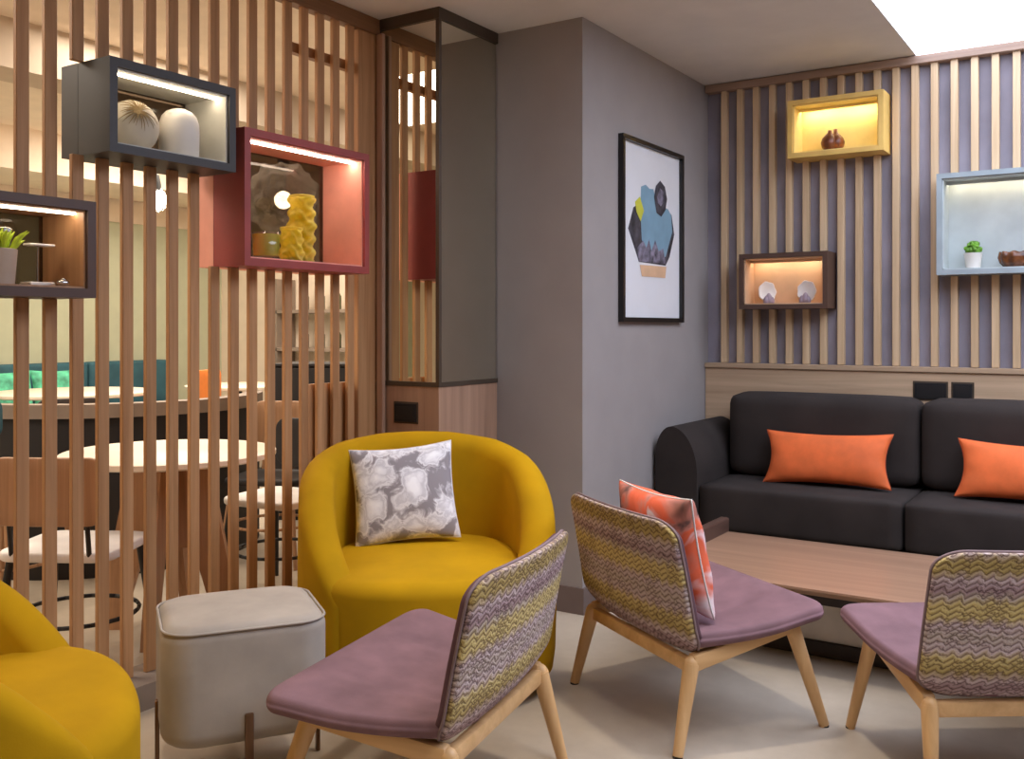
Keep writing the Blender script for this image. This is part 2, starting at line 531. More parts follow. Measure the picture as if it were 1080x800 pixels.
# ------------------------------------------------------------------ slatted screen with cut-outs for the boxes
SCREEN_BOXES = {  # Y0, Y1, Z0, Z1
    'slate': (1.832, 2.331, 1.80, 2.096),
    'red': (2.371, 3.037, 1.475, 1.970),
    'brown': (1.05, 1.786, 1.342, 1.636)}
sc = thing('slatted_screen', 'tall open screen of vertical oak slats between lounge and cafe', 'screen', (XS, 2.0, 0))
def seg_slats(parent, name, a0, a1, zlo, zhi, boxes, mk):
    segs = [(zlo, zhi)]
    for (b0, b1, z0, z1) in boxes:
        if a1 > b0 - 0.002 and a0 < b1 + 0.002:
            new = []
            for s0, s1 in segs:
                if z0 > s0: new.append((s0, min(z0, s1)))
                if z1 < s1: new.append((max(z1, s0), s1))
            segs = new
    for s0, s1 in segs:
        if s1 - s0 > 0.01: mk(s0, s1)
for k in range(-26, 17):
    yc = 1.636 + 0.0903 * k
    def mk(s0, s1, yc=yc):
        bm = B(-0.028, -0.010, yc - 0.0205 - 2.0, yc + 0.0205 - 2.0, s0, s1, r=0.002, seg=1)
        obj('slat', bm, 'screen_oak', sc)
    seg_slats(sc, 'slat', yc - 0.019, yc + 0.019, 0.085, 2.56, SCREEN_BOXES.values(), mk)
obj('top_beam', B(-0.05, 0.0, -3.5, YM - 2.0 - 0.002, 2.54, CZ, r=0.002, seg=1), 'beam_oak', sc)
obj('end_post', B(-0.05, -0.008, 3.125 - 2.0, YM - 2.002, 0.085, 2.54, r=0.003, seg=1), 'screen_oak', sc)
obj('corner_strip', B(0.0005, 0.036, YM - 0.030 - 2.0, YM - 2.008, 0.085, 2.54, r=0.003, seg=1), 'column_oak', sc)
bm = bmesh.new()
for i in range(4):
    box(bm, -0.062, -0.040 - 0.004 * (i % 2), 2.86 - 2.0 + i * 0.0655, 2.924 - 2.0 + i * 0.0655, 0.085, 1.02)
obj('low_panel', bm, 'screen_oak', sc)
obj('tie_bar', B(-0.075, -0.045, 2.75 - 2, 3.125 - 2.0, 2.36, 2.40), 'beam_oak', sc)

# ------------------------------------------------------------------ mirrored column beside the screen
mc = thing('mirrored_column', 'mirror-clad corner column on an oak base at the end of the slatted screen', 'column', (-2.65, 3.5, 0))
def W2(bm, o=(2.65, -3.5, 0)):
    bmesh.ops.translate(bm, verts=bm.verts, vec=o); return bm
obj('wood_base', W2(B(-2.87, XM, YM, YC - 0.002, 0, 1.0)), 'column_oak', mc)
obj('core', W2(B(-2.87, XM - 0.008, YM + 0.008, YC - 0.002, 1.0, CZ)), 'dark_trim', mc)
obj('mirror_panel', W2(B(-2.797, XM - 0.012, YM + 0.003, YM + 0.008, 1.02, 2.562)), 'mirror', mc)
obj('mirror_panel', W2(B(XM - 0.008, XM - 0.003, YM + 0.012, YC - 0.006, 1.02, 2.562)), 'mirror', mc)
bm = bmesh.new(); box(bm, -2.80, XM + 0.006, YM - 0.006, YM + 0.01, 2.562, CZ); box(bm, XM - 0.01, XM + 0.006, YM + 0.01, YC - 0.002, 2.562, CZ)
obj('top_trim', W2(bm), 'dark_trim', mc)
obj('corner_trim', W2(B(XM - 0.014, XM + 0.004, YM - 0.004, YM + 0.014, 1.02, 2.562)), 'dark_trim', mc)
bm = bmesh.new(); box(bm, -2.80, XM + 0.004, YM - 0.004, YM + 0.01, 1.0, 1.02); box(bm, XM - 0.01, XM + 0.004, YM + 0.01, YC - 0.002, 1.0, 1.02)
obj('bottom_trim', W2(bm), 'dark_trim', mc)

def socket(name, label, loc, rz, w, h, group='black power sockets'):
    t = thing(name, label, 'socket', loc, rz, group)
    obj('back_plate', B(-w / 2 - 0.008, w / 2 + 0.008, -0.004, 0, -h / 2 - 0.008, h / 2 + 0.008, r=0.0015, seg=1), 'dark_trim', t)
    obj('face_plate', B(-w / 2, w / 2, -0.010, -0.004, -h / 2, h / 2, r=0.002, seg=1), 'socket', t)
    obj('rim', B(-w / 2 + 0.012, w / 2 - 0.012, -0.0115, -0.0101, -h / 2 + 0.012, h / 2 - 0.012, r=0.0006, seg=1), 'black', t)
    return t
socket('power_socket', 'black double power socket on the oak base under the mirrored column', (-2.655, YM, 0.885), 0, 0.118, 0.078)

# ------------------------------------------------------------------ wall panelling behind the sofa
WALL_BOXES = {
    'yellow': (-1.526, -1.049, 2.134, 2.434),
    'brown': (-1.788, -1.321, 1.352, 1.646),
    'blue': (-0.806, -0.10, 1.506, 1.992)}
wp = thing('batten_wall_panel', 'row of pale oak battens over mauve grey wall behind the sofa', 'wall panelling', (0, YB, 0))
for k in range(0, 32):
    xc = -1.923 + 0.0905 * k
    def mk(s0, s1, xc=xc):
        obj('batten', B(xc - 0.0165, xc + 0.0165, -0.042, -0.001, s0, s1, r=0.002, seg=1), 'batten_oak', wp)
    seg_slats(wp, 'batten', xc - 0.0165, xc + 0.0165, 1.06, 2.57, WALL_BOXES.values(), mk)
obj('top_beam', B(XW + 0.005, 1.2, -0.06, -0.001, 2.565, CZ - 0.003, r=0.003, seg=1), 'wall_beam', wp)
dd = thing('dado_panel', 'smooth oak dado board running along the wall behind the dark sofa', 'wall panelling', (0, YB, 0))
obj('board', B(XW + 0.003, 1.2, -0.05, -0.001, 0.0, 1.03, r=0.002, seg=1), 'dado_oak', dd)
obj('top_rail', B(XW + 0.003, 1.2, -0.062, -0.001, 1.031, 1.058, r=0.003, seg=1), 'dado_oak', dd)
socket('power_socket', 'wide black double socket on the dado board above the sofa back', (-0.853, YB - 0.05, 0.940), 0, 0.146, 0.080)
socket('power_socket', 'small black single socket right of the double socket above the sofa', (-0.707, YB - 0.05, 0.940), 0, 0.086, 0.080)

# ------------------------------------------------------------------ display boxes
def screen_box(name, label, key, out, inn, led, rear=None, x1=-2.67, x0=-2.925, t=0.034, ledy=(0.05, 0.10)):
    y0, y1, z0, z1 = SCREEN_BOXES[key]
    g = 0.002
    o = thing(name, label, 'display box', (XS, (y0 + y1) / 2, z0), 0, 'lit display boxes')
    def L(bm):
        bmesh.ops.translate(bm, verts=bm.verts, vec=(-XS, -(y0 + y1) / 2, -z0)); return bm
    def frame(xa, xb, th, pad=0.0):
        bm = bmesh.new()
        box(bm, xa, xb, y0 + pad, y1 - pad, z0 + pad, z0 + th); box(bm, xa, xb, y0 + pad, y1 - pad, z1 - th, z1 - pad)
        box(bm, xa, xb, y0 + pad, y0 + th, z0 + th, z1 - th); box(bm, xa, xb, y1 - th, y1 - pad, z0 + th, z1 - th)
        return L(bm)
    xm = -2.835
    obj('frame', frame(xm, x1, t - 0.006), out, o)
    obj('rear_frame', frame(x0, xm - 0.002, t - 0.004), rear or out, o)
    obj('liner', frame(x0 + 0.004, x1 - 0.012, t, t - 0.0055), inn, o)
    obj('glass_back', L(B(x0 + 0.02, x0 + 0.026, y0 + t, y1 - t, z0 + t, z1 - t)), 'smoked', o)
    obj('light_strip', L(B(x1 - 0.062, x1 - 0.046, y0 + t + 0.005, y1 - t - 0.005, z1 - t - 0.006, z1 - t)), led, o)
    return o
screen_box('display_box', 'slate grey lit display box topmost on the slatted screen', 'slate', 'box_slate', 'box_slate_in', 'led')
screen_box('display_box', 'large brick red display box with salmon interior on the slatted screen', 'red', 'box_red', 'box_salmon', 'led_pink', 'box_salmon')  # salmon rear frame: cafe light on the red sides put into the colour
screen_box('display_box', 'brown display box with timber lining at the left edge of the screen', 'brown', 'box_brown', 'box_wood_in', 'led')

def wall_box(label, key, out, inn, led='led_back', yf=5.005, t=0.030, yb=None):
    x0, x1, z0, z1 = WALL_BOXES[key]
    o = thing('display_box', label, 'display box', ((x0 + x1) / 2, YB, z0), 0, 'lit display boxes')
    def L(bm):
        bmesh.ops.translate(bm, verts=bm.verts, vec=(-(x0 + x1) / 2, -YB, -z0)); return bm
    ye = YB - 0.001
    bm = bmesh.new()
    th = t - 0.006
    box(bm, x0, x1, yf, ye, z0, z0 + th); box(bm, x0, x1, yf, ye, z1 - th, z1)
    box(bm, x0, x0 + th, yf, ye, z0 + th, z1 - th); box(bm, x1 - th, x1, yf, ye, z0 + th, z1 - th)
    fr = obj('frame', L(bm), out, o)
    bm = bmesh.new()
    a, b, c, d = x0 + th + 0.0005, x1 - th - 0.0005, z0 + th + 0.0005, z1 - th - 0.0005
    box(bm, a, b, yf + 0.012, ye, c, c + 0.006); box(bm, a, b, yf + 0.012, ye, d - 0.006, d)
    box(bm, a, a + 0.006, yf + 0.012, ye, c, d); box(bm, b - 0.006, b, yf + 0.012, ye, c, d)
    obj('liner', L(bm), inn, o)
    obj('back_panel', L(B(x0 + t, x1 - t, ye - 0.012, ye, z0 + t, z1 - t)), inn, o)
    obj('light_strip', L(B(x0 + t + 0.012, x1 - t - 0.012, ye - 0.062, ye - 0.048, z1 - t - 0.005, z1 - t)), led, o)
    obj('lip', L(B(x0 + t, x1 - t, ye - 0.078, ye - 0.066, z1 - t - 0.014, z1 - t)), inn, o)
    return o
wall_box('yellow lit display box highest on the batten wall', 'yellow', 'box_yellow', 'box_yellow_in')
wall_box('small dark brown lit display box low on the batten wall', 'brown', 'box_brown', 'box_tan_in', 'led_soft')
wall_box('pale blue lit display box at the right of the batten wall', 'blue', 'box_blue', 'box_blue_in', 'led_soft')

# ------------------------------------------------------------------ things inside the boxes
# slate box
zf = 1.80 + 0.034
t = thing('round_vase', 'round pale vase with a dried palm spray in the slate box', 'vase', (-2.80, 2.002, zf))
bm = bmesh.new()
R_ = 0.088
lathe(bm, [(0, 0), (0.035, 0.0)] + [(R_ * math.cos(a), 0.082 + R_ * math.sin(a)) for a in [(-62 + 8 * i) * PI / 180 for i in range(18)]] + [(0.022, 0.168), (0.0, 0.166)], 36)
obj('body', bm, 'speck_ceramic', t, True)
bm = bmesh.new()
root_d = Vector((0.86, -0.28, 0.5)).normalized()
for i in range(24):
    a = -0.5 + 2 * PI * i / 24 * 0.92 + random.uniform(-.08, .08)
    e1 = root_d.orthogonal().normalized(); e2 = root_d.cross(e1)
    tang = e1 * math.cos(a) + e2 * math.sin(a)
    L = random.uniform(0.55, 0.95)
    pp = None
    for k in range(7):
        th_ = L * k / 6
        q = (root_d * math.cos(th_) + tang * math.sin(th_)) * (R_ * (1.02 + 0.05 * math.sin(PI * k / 6))) + Vector((0, 0, 0.082))
        if pp is not None: tube(bm, pp, q, 0.0032 * (1 - (k - 1) / 7), 0.0032 * (1 - k / 7), 5)
        pp = q
obj('palm_spray', bm, 'dry_grass', t)
t = thing('domed_vase', 'smooth white dome shaped vase in the slate box', 'vase', (-2.775, 2.172, zf))
bm = bmesh.new()
lathe(bm, [(0, 0), (0.062, 0), (0.066, 0.004), (0.068, 0.09), (0.066, 0.12), (0.058, 0.145), (0.044, 0.161), (0.024, 0.170), (0, 0.172)], 36)
obj('body', bm, 'white_ceramic', t, True)
bm = bmesh.new(); lathe(bm, [(0.06, 0), (0.069, 0.001), (0.069, 0.006), (0.06, 0.007)], 36); obj('foot_ring', bm, 'white_ceramic', t, True)

# red box
zf = 1.475 + 0.034
t = thing('candle_tumbler', 'olive candle in a clear glass tumbler in the red box', 'candle', (-2.755, 2.55, zf))
bm = bmesh.new(); lathe(bm, [(0, 0), (0.05, 0), (0.056, 0.10), (0.0525, 0.10), (0.047, 0.012), (0, 0.012)], 32); obj('glass', bm, 'clear', t, True)
bm = bmesh.new(); lathe(bm, [(0, 0.013), (0.0465, 0.013), (0.0515, 0.094), (0, 0.094)], 32); obj('wax', bm, 'olive_wax', t, 'auto')
bm = bmesh.new(); tube(bm, (0, 0, 0.094), (0, 0.002, 0.106), 0.0015, 0.001, 6); obj('wick', bm, 'black', t)
def knobbly_vase(label, y, x, h, r0, seedv):
    rr = random.Random(seedv)
    t = thing('glass_vase', label, 'vase', (x, y, zf), 0, 'amber glass vases')
    bm = bmesh.new()
    n, rows = 40, 30
    out = []
    for j in range(rows + 1):
        z = h * j / rows
        ring = []
        for i in range(n):
            a = 2 * PI * i / n
            r = r0 * (1 + 0.24 * math.sin(4 * a + seedv) * math.sin(z * 120 + 2.0 * math.sin(2 * a + seedv)) + 0.06 * math.sin(z * 40 + seedv))
            ring.append((r * math.cos(a), r * math.sin(a), z))
        out.append(ring)
    prof_in = []
    vs = [[bm.verts.new(p) for p in ring] for ring in out]
    vin = [[bm.verts.new((p[0] * 0.86, p[1] * 0.86, max(p[2], 0.012))) for p in ring] for ring in out]
    for S in (vs, vin):
        for a, b in zip(S, S[1:]):
            for i in range(n):
                j = (i + 1) % n
                try: bm.faces.new((a[i], a[j], b[j], b[i]))
                except ValueError: pass
    for i in range(n):
        j = (i + 1) % n
        bm.faces.new((vs[-1][i], vs[-1][j], vin[-1][j], vin[-1][i]))
    bm.faces.new(vs[0][::-1]); bm.faces.new(vin[0])
    obj('body', bm, 'amber_glass', t, True)
    bm = bmesh.new(); lathe(bm, [(r0 * 0.88, h - 0.002), (r0 * 1.06, h), (r0 * 1.06, h + 0.008), (r0 * 0.88, h + 0.01)], 36); obj('rim', bm, 'amber_glass', t, True)
    return t
knobbly_vase('short knobbly amber glass vase beside the candle in the red box', 2.690, -2.765, 0.125, 0.042, 1)
knobbly_vase('tall knobbly amber glass vase near the salmon side of the red box', 2.780, -2.80, 0.262, 0.048, 2)

# brown box
zf = 1.342 + 0.034
t = thing('potted_plant', 'lime green grass in a beige pot in the brown box', 'potted plant', (-2.735, 1.515, zf))
bm = bmesh.new(); lathe(bm, [(0, 0), (0.046, 0), (0.054, 0.10), (0.048, 0.102), (0.045, 0.09), (0, 0.088)], 28); obj('pot', bm, 'pot_beige', t, 'auto')
bm = bmesh.new()
for i in range(90):
    a = random.uniform(0, 2 * PI); r = random.uniform(0, 0.038); L = random.uniform(0.05, 0.10)
    p0 = Vector((r * math.cos(a), r * math.sin(a), 0.088)); d_ = Vector((math.cos(a) * 0.6 * r / 0.045, math.sin(a) * 0.9 * r / 0.045, 1)).normalized()
    p1 = p0 + d_ * L * 0.6; p2 = p1 + (d_ + Vector((0, 0, -0.5))) * L * 0.4
    tube(bm, p0, p1, 0.0045, 0.0055, 5); tube(bm, p1, p2, 0.0055, 0.001, 5)
obj('blades', bm, 'leaf_lime', t)
t = thing('glass_dome', 'clear glass cloche behind the grass pot in the brown box', 'cloche', (-2.846, 1.585, zf))
bm = bmesh.new(); lathe(bm, [(0.048, 0.002), (0.048, 0.16)] + [(0.048 * math.cos(a), 0.16 + 0.048 * math.sin(a)) for a in [k * PI / 16 for k in range(1, 8)]] + [(0.0, 0.208)], 36)
obj('dome', bm, 'clear', t, True)
bm = bmesh.new(); lathe(bm, [(0, 0), (0.046, 0), (0.046, 0.0015), (0, 0.0015)], 32); obj('base_disc', bm, 'white_ceramic', t)
t = thing('desk_stand', 'small white T shaped stand beside the grass in the brown box', 'ornament', (-2.765, 1.655, zf))
obj('foot', B(-0.03, 0.03, -0.04, 0.04, 0, 0.012, r=0.003, seg=1), 'white_ceramic', t)
bm = bmesh.new(); tube(bm, (0, 0, 0.012), (0, 0, 0.12), 0.004, 0.004, 8); obj('stem', bm, 'chrome', t)
obj('top_plate', B(-0.02, 0.02, -0.035, 0.045, 0.12, 0.127, r=0.002, seg=1), 'white_ceramic', t)
t = thing('chrome_ornament', 'little chrome pebble ornament at the right end of the brown box', 'ornament', (-2.705, 1.70, zf))
bm = bmesh.new(); bmesh.ops.create_uvsphere(bm, u_segments=20, v_segments=12, radius=0.014, matrix=Matrix.Translation((0, 0, 0.0105)) @ Matrix.Diagonal((1, 1.4, 0.75, 1)))
obj('pebble', bm, 'chrome', t, True)
bm = bmesh.new(); lathe(bm, [(0.006, 0.019), (0.010, 0.020), (0.006, 0.023)], 14); obj('collar', bm, 'chrome', t, True)

# yellow wall box
zf = 2.134 + 0.030 + 0.0005
t = thing('fig_vase', 'dark brown twin necked fig shaped vase in the yellow box', 'vase', (-1.315, 5.085, zf))
for s, ang, hh in ((-1, 0.12, 0.105), (1, -0.14, 0.112)):
    bm = bmesh.new()
    lathe(bm, [(0, 0), (0.022, 0), (0.036, 0.018), (0.042, 0.04), (0.037, 0.062), (0.024, 0.080), (0.012, 0.092), (0.010, hh), (0.006, hh), (0.005, 0.09), (0, 0.088)], 28)
    bmesh.ops.transform(bm, matrix=Matrix.Translation((0.018 * s, 0.01 * s, 0.001)) @ Matrix.Rotation(ang * 0.5, 4, 'Y'), verts=bm.verts)
    bmesh.ops.translate(bm, verts=bm.verts, vec=(0, 0, -min(v.co.z for v in bm.verts)))
    obj('lobe', bm, 'fig', t, True)
# brown wall box
zf = 1.352 + 0.030 + 0.0005
def shell_ornament(label, x, y, rz, lean):
    t = thing('shell_ornament', label, 'ornament', (x, y, zf), rz, 'shell ornaments')
    bm = bmesh.new()
    pts = []
    for i in range(28):
        a = 2 * PI * i / 28
        r = 0.056 * (1 + 0.05 * math.cos(7 * a))
        pts.append((r * 0.9 * math.cos(a), r * math.sin(a)))
    sn, cs = math.sin(lean), math.cos(lean)
    def f(x_, y_, h):
        hh = h - 0.35 * (x_ * x_ + y_ * y_) / 0.056
        return Vector((x_, 0.0 + hh * cs + (y_ + 0.05) * sn * 0.5, 0.062 + y_ * cs - hh * sn * 0.3))
    slab(bm, pts, 0.014, 0.006, f, 3, 4)
    obj('fan', bm, 'shell', t, True)
    bm = bmesh.new()
    for dx, hh, r0 in ((0, 0.055, 0.018), (-0.018, 0.04, 0.013), (0.017, 0.036, 0.012)):
        lathe(bm, [(0, 0), (r0, 0), (r0 * 1.15, hh * 0.4), (r0 * 0.8, hh * 0.75), (r0 * 0.3, hh), (0, hh)], 12, (dx, -0.024 - abs(dx) * 0.3, 0))
    obj('base_pods', bm, 'mauve_ceramic', t, True)
    bmz = min((v.co.z for v in t.children[0].data.vertices))
    return t
shell_ornament('white shell ornament with grey pods at the left of the small brown box', -1.665, 5.095, 0.75, 0.15)
shell_ornament('round white shell ornament at the right of the small brown box', -1.450, 5.095, -0.05, 0.15)
# blue wall box
zf = 1.506 + 0.030 + 0.0005
t = thing('potted_plant', 'bushy green plant in a white pot in the pale blue box', 'potted plant', (-0.655, 5.085, zf))
bm = bmesh.new(); lathe(bm, [(0, 0), (0.031, 0), (0.041, 0.068), (0.043, 0.074), (0.037, 0.074), (0.035, 0.06), (0, 0.06)], 28); obj('pot', bm, 'white_ceramic', t, 'auto')
bm = bmesh.new()
for i in range(46):
    a = random.uniform(0, 2 * PI); e = random.uniform(-0.1, 1.3)
    c = Vector((0.03 * math.cos(a) * math.cos(e), 0.03 * math.sin(a) * math.cos(e), 0.088 + 0.036 * math.sin(e)))
    bmesh.ops.create_icosphere(bm, subdivisions=1, radius=random.uniform(0.009, 0.014), matrix=Matrix.Translation(c) @ Matrix.Rotation(a, 4, 'Z') @ Matrix.Diagonal((1.1, 0.8, 0.9, 1)))
lathe(bm, [(0, 0.06), (0.034, 0.061), (0.03, 0.1), (0, 0.11)], 12)
obj('foliage', bm, 'leaf', t, True)
t = thing('amber_bowl', 'dark amber lobed bowl right of the potted plant in the blue box', 'bowl', (-0.475, 5.075, zf))
bm = bmesh.new()
n = 48
def lob(r, z, ph):
    return [bm.verts.new((r * (1 + 0.06 * math.cos(8 * (2 * PI * i / n) + ph)) * math.cos(2 * PI * i / n), 0.7 * r * (1 + 0.06 * math.cos(8 * (2 * PI * i / n) + ph)) * math.sin(2 * PI * i / n), z + 0.003 * math.cos(8 * 2 * PI * i / n) * (z > 0.06))) for i in range(n)]
rings = [lob(r, z, 0) for r, z in ((0.045, 0), (0.062, 0.02), (0.07, 0.045), (0.064, 0.072), (0.057, 0.072), (0.06, 0.045), (0.04, 0.01))]
for a, b in zip(rings, rings[1:]):
    for i in range(n):
        bm.faces.new((a[i], a[(i + 1) % n], b[(i + 1) % n], b[i]))
bm.faces.new(rings[0][::-1]); bm.faces.new(rings[-1])
obj('bowl', bm, 'bowl_brown', t, True)
bm = bmesh.new(); lathe(bm, [(0, 0.011), (0.03, 0.011), (0.034, 0.05), (0, 0.066)], 16); bmesh.ops.scale(bm, vec=(1, 0.7, 1), verts=bm.verts); obj('filling', bm, 'shell', t, True)

# ------------------------------------------------------------------ framed picture
pic = thing('framed_picture', 'black framed collage print of blue and charcoal shapes on the side wall', 'picture', (XW, 4.41, 1.28))
y0, y1, z0, z1, fw = -0.36, 0.36, 0.0, 0.88, 0.022
bm = bmesh.new()
box(bm, 0.001, 0.028, y0, y1, z0, z0 + fw); box(bm, 0.001, 0.028, y0, y1, z1 - fw, z1)
box(bm, 0.001, 0.028, y0, y0 + fw, z0 + fw, z1 - fw); box(bm, 0.001, 0.028, y1 - fw, y1, z0 + fw, z1 - fw)
obj('frame', bm, 'frame_black', pic)
obj('paper', B(0.001, 0.008, y0 + fw, y1 - fw, z0 + fw, z1 - fw), 'paper', pic)
def art(name, mat, pts, k):
    poly = []
    for px, py in pts:       # points read in a 400 x 800 view of the picture
        u = (px - 80) / 185.0
        top = 95 + u * 60; v = (715 - py) / (715 - top)
        u = u * 1.08 / (1 + 0.08 * u)
        poly.append((y0 + fw + u * (y1 - y0 - 2 * fw), z0 + fw + v * (z1 - z0 - 2 * fw)))
    bm = bmesh.new()
    prism(bm, poly, lambda a, b, q: Vector((0.0081 + 0.0006 * k + 0.0005 * q, a, b)))
    obj(name, bm, mat, pic)
art('print_silhouette', 'art_dark', [(97, 405), (112, 330), (150, 300), (220, 330), (236, 352), (246, 420), (228, 500), (214, 530), (128, 520)], 0)
art('print_blue_shape', 'art_blue', [(134, 256), (148, 248), (160, 262), (172, 262), (188, 330), (222, 330), (234, 352), (238, 410), (214, 500), (150, 490), (136, 440), (132, 330)], 1)
art('print_city', 'art_city', [(122, 470), (140, 445), (150, 470), (158, 440), (166, 480), (178, 442), (190, 480), (205, 470), (214, 524), (126, 518)], 2)
art('print_yellow_shape', 'art_yellow', [(116, 310), (130, 292), (142, 340), (132, 378), (120, 346)], 3)
art('print_oval', 'art_dark', [(174, 290), (180, 250), (194, 231), (210, 252), (218, 295), (212, 335), (198, 358), (182, 345)], 4)
art('print_oval_centre', 'art_city', [(184, 290), (192, 256), (204, 270), (206, 305), (196, 322), (186, 310)], 5)
art('print_peach_block', 'art_peach', [(130, 530), (216, 534), (212, 574), (136, 570)], 3)

# ------------------------------------------------------------------ sofa
sf = thing('sofa', 'long charcoal grey sofa with rounded arms against the dado wall', 'sofa', (-0.85, 4.75, 0))
X0, X1 = -2.012 + 0.85, 0.314 + 0.85       # outer ends (local)
YF, YR = 4.43 - 4.75, 5.11 - 4.75
def arm(sx):
    bm = bmesh.new()
    w = 0.222
    prof = [(0, 0.06), (0, 0.60)]
    for i in range(1, 21):
        a = PI - PI / 2 * i / 20
        prof.append((0.085 + 0.085 * math.cos(a), 0.60 + 0.165 * math.sin(a)))
    for i in range(1, 21):
        a = PI / 2 - PI / 2 * i / 20
        prof.append((0.085 + (w - 0.085) * math.cos(a), 0.53 + 0.235 * math.sin(a)))
    prof.append((w, 0.06))
    x_ = lambda u: X0 + u if sx < 0 else X1 - u
    prism(bm, prof, lambda a, b, k: Vector((x_(a), (YF - 0.008) + k * (YR - YF), b)))
    ed = [e for e in bm.edges if abs(e.verts[0].co.y - e.verts[1].co.y) < 1e-5]
    bmesh.ops.bevel(bm, geom=ed, offset=0.022, segments=4, profile=0.5, affect='EDGES', clamp_overlap=True)
    obj('arm', bm, 'charcoal', sf, 'auto')
arm(-1); arm(1)
xa, xb = X0 + 0.224, X1 - 0.224
xm_ = 0.001
obj('base_frame', B(xa, xb, YF + 0.02, YR, 0.06, 0.27, r=0.01), 'charcoal', sf, 'auto')
obj('back_frame', B(xa - 0.05, xb + 0.05, YR - 0.09, YR + 0.0, 0.27, 0.86, r=0.03), 'charcoal', sf, 'auto')
def cushion(a, b, c, d, e, f, r, puff, name):
    bm = bmesh.new()
    n = 14
    box(bm, a, b, c, d, e, f)
    bmesh.ops.subdivide_edges(bm, edges=list(bm.edges), cuts=n, use_grid_fill=True)
    ctr = Vector(((a + b) / 2, (c + d) / 2, (e + f) / 2)); hs = Vector(((b - a) / 2, (d - c) / 2, (f - e) / 2))
    for v in bm.verts:
        q = v.co - ctr
        inner = Vector([max(-h + r, min(h - r, x)) for x, h in zip(q, hs)])
        dl = q - inner
        if dl.length > 1e-9:
            dl = dl.normalized() * r
        p = inner + dl
        u = [p[i] / hs[i] for i in range(3)]
        s = puff
        p.x *= 1 + s * 0.3 * (1 - u[1] ** 2) * (1 - u[2] ** 2) * hs.z / hs.x
        p.y *= 1 + s * (1 - u[0] ** 4) * (1 - u[2] ** 2)
        p.z *= 1 + s * (1 - u[0] ** 4) * (1 - u[1] ** 2)
        v.co = ctr + p
    obj(name, bm, 'charcoal', sf, True)
for (a, b) in ((xa, xm_ - 0.003), (xm_ + 0.003, xb)):
    cushion(a, b, YF, YR - 0.10, 0.275, 0.493, 0.022, 0.02, 'seat_cushion')
for (a, b) in ((xa + 0.01, xm_ - 0.004), (xm_ + 0.004, xb - 0.01)):
    cushion(a, b, YR - 0.31, YR - 0.075, 0.497, 0.915, 0.055, 0.04, 'back_cushion')
for sx in (-1, 1):
    for yy in (YF + 0.08, YR - 0.08):
        xx = X0 + 0.08 if sx < 0 else X1 - 0.08
        bm = bmesh.new(); tube(bm, (xx, yy, 0), (xx, yy, 0.065), 0.018, 0.025, 12); obj('foot', bm, 'black', sf, 'auto')

# ------------------------------------------------------------------ pillows
def pillow(name, label, w, h, t, mat, M4, seam=None, group=None, cat='cushion', seedv=0, corner=0.07):
    rr = random.Random(seedv)
    ph = [rr.uniform(0, 6.28) for _ in range(6)]
    root = thing(name, label, cat, (0, 0, 0), 0, group)
    root.matrix_world = M4
    bm = bmesh.new(); n = 28
    grid = {}
    def pt(u, v, s):
        x = w / 2 * u * (1 - corner * (1 - v * v) * abs(u) ** 2); z = h / 2 * v * (1 - corner * 1.2 * (1 - u * u) * abs(v) ** 2)
        d = max(0.0, (1 - u ** 2) * (1 - v ** 2)) ** 0.42
        d *= 1 + 0.06 * math.sin(4 * u + ph[0]) * math.sin(3 * v + ph[1])
        e = (abs(u) ** 6 + abs(v) ** 6) * 0.10 * math.sin(9 * (v if abs(u) > abs(v) else u) + ph[2]) * max(0.0, (1 - u ** 2) * (1 - v ** 2)) ** 0.3
        return Vector((x, s * (t / 2) * (d + e), z))
    for s in (-1, 1):
        for i in range(n + 1):
            for j in range(n + 1):
                u, v = -1 + 2 * i / n, -1 + 2 * j / n
                u, v = math.sin(u * PI / 2), math.sin(v * PI / 2)
                if (i in (0, n) or j in (0, n)) and s == 1:
                    grid[s, i, j] = grid[-1, i, j]
                else:
                    grid[s, i, j] = bm.verts.new(pt(u, v, s))
        for i in range(n):
            for j in range(n):
                f = [grid[s, i, j], grid[s, i + 1, j], grid[s, i + 1, j + 1], grid[s, i, j + 1]]
                bm.faces.new(f)
    obj('cover', bm, mat, root, True)
    bm = bmesh.new()
    loop = [(-1 + 2 * i / 20, -1) for i in range(20)] + [(1, -1 + 2 * i / 20) for i in range(20)] + [(1 - 2 * i / 20, 1) for i in range(20)] + [(-1, 1 - 2 * i / 20) for i in range(20)]
    P3 = [pt(a, b, 1) for a, b in loop]
    looptube(bm, P3, 0.003)
    obj('seam', bm, seam or mat, root, True)
    return root
def place(bottom, fwd, lean, roll, h):
    """matrix for a pillow whose lower edge centre rests at bottom; fwd = horizontal facing direction; lean = tilt back"""
    f = Vector((fwd[0], fwd[1], 0)).normalized()
    up = (Vector((0, 0, 1)) * math.cos(lean) - f * math.sin(lean))
    nrm = (f * math.cos(lean) + Vector((0, 0, 1)) * math.sin(lean))
    rt = up.cross(-nrm).normalized()          # local x
    R = Matrix((rt, -nrm, up)).transposed()   # local -y faces forward
    R = R @ Matrix.Rotation(roll, 3, 'Y')
    return Matrix.Translation(Vector(bottom) + up * (h / 2)) @ R.to_4x4()
pillow('lumbar_cushion', 'orange velvet lumbar cushion on the left half of the sofa', 0.60, 0.26, 0.13, 'orange',
       place((-1.245, 4.665, 0.500), (0, -1), 0.30, 0.02, 0.26), 'orange_seam', 'orange lumbar cushions', seedv=1, corner=0.11)
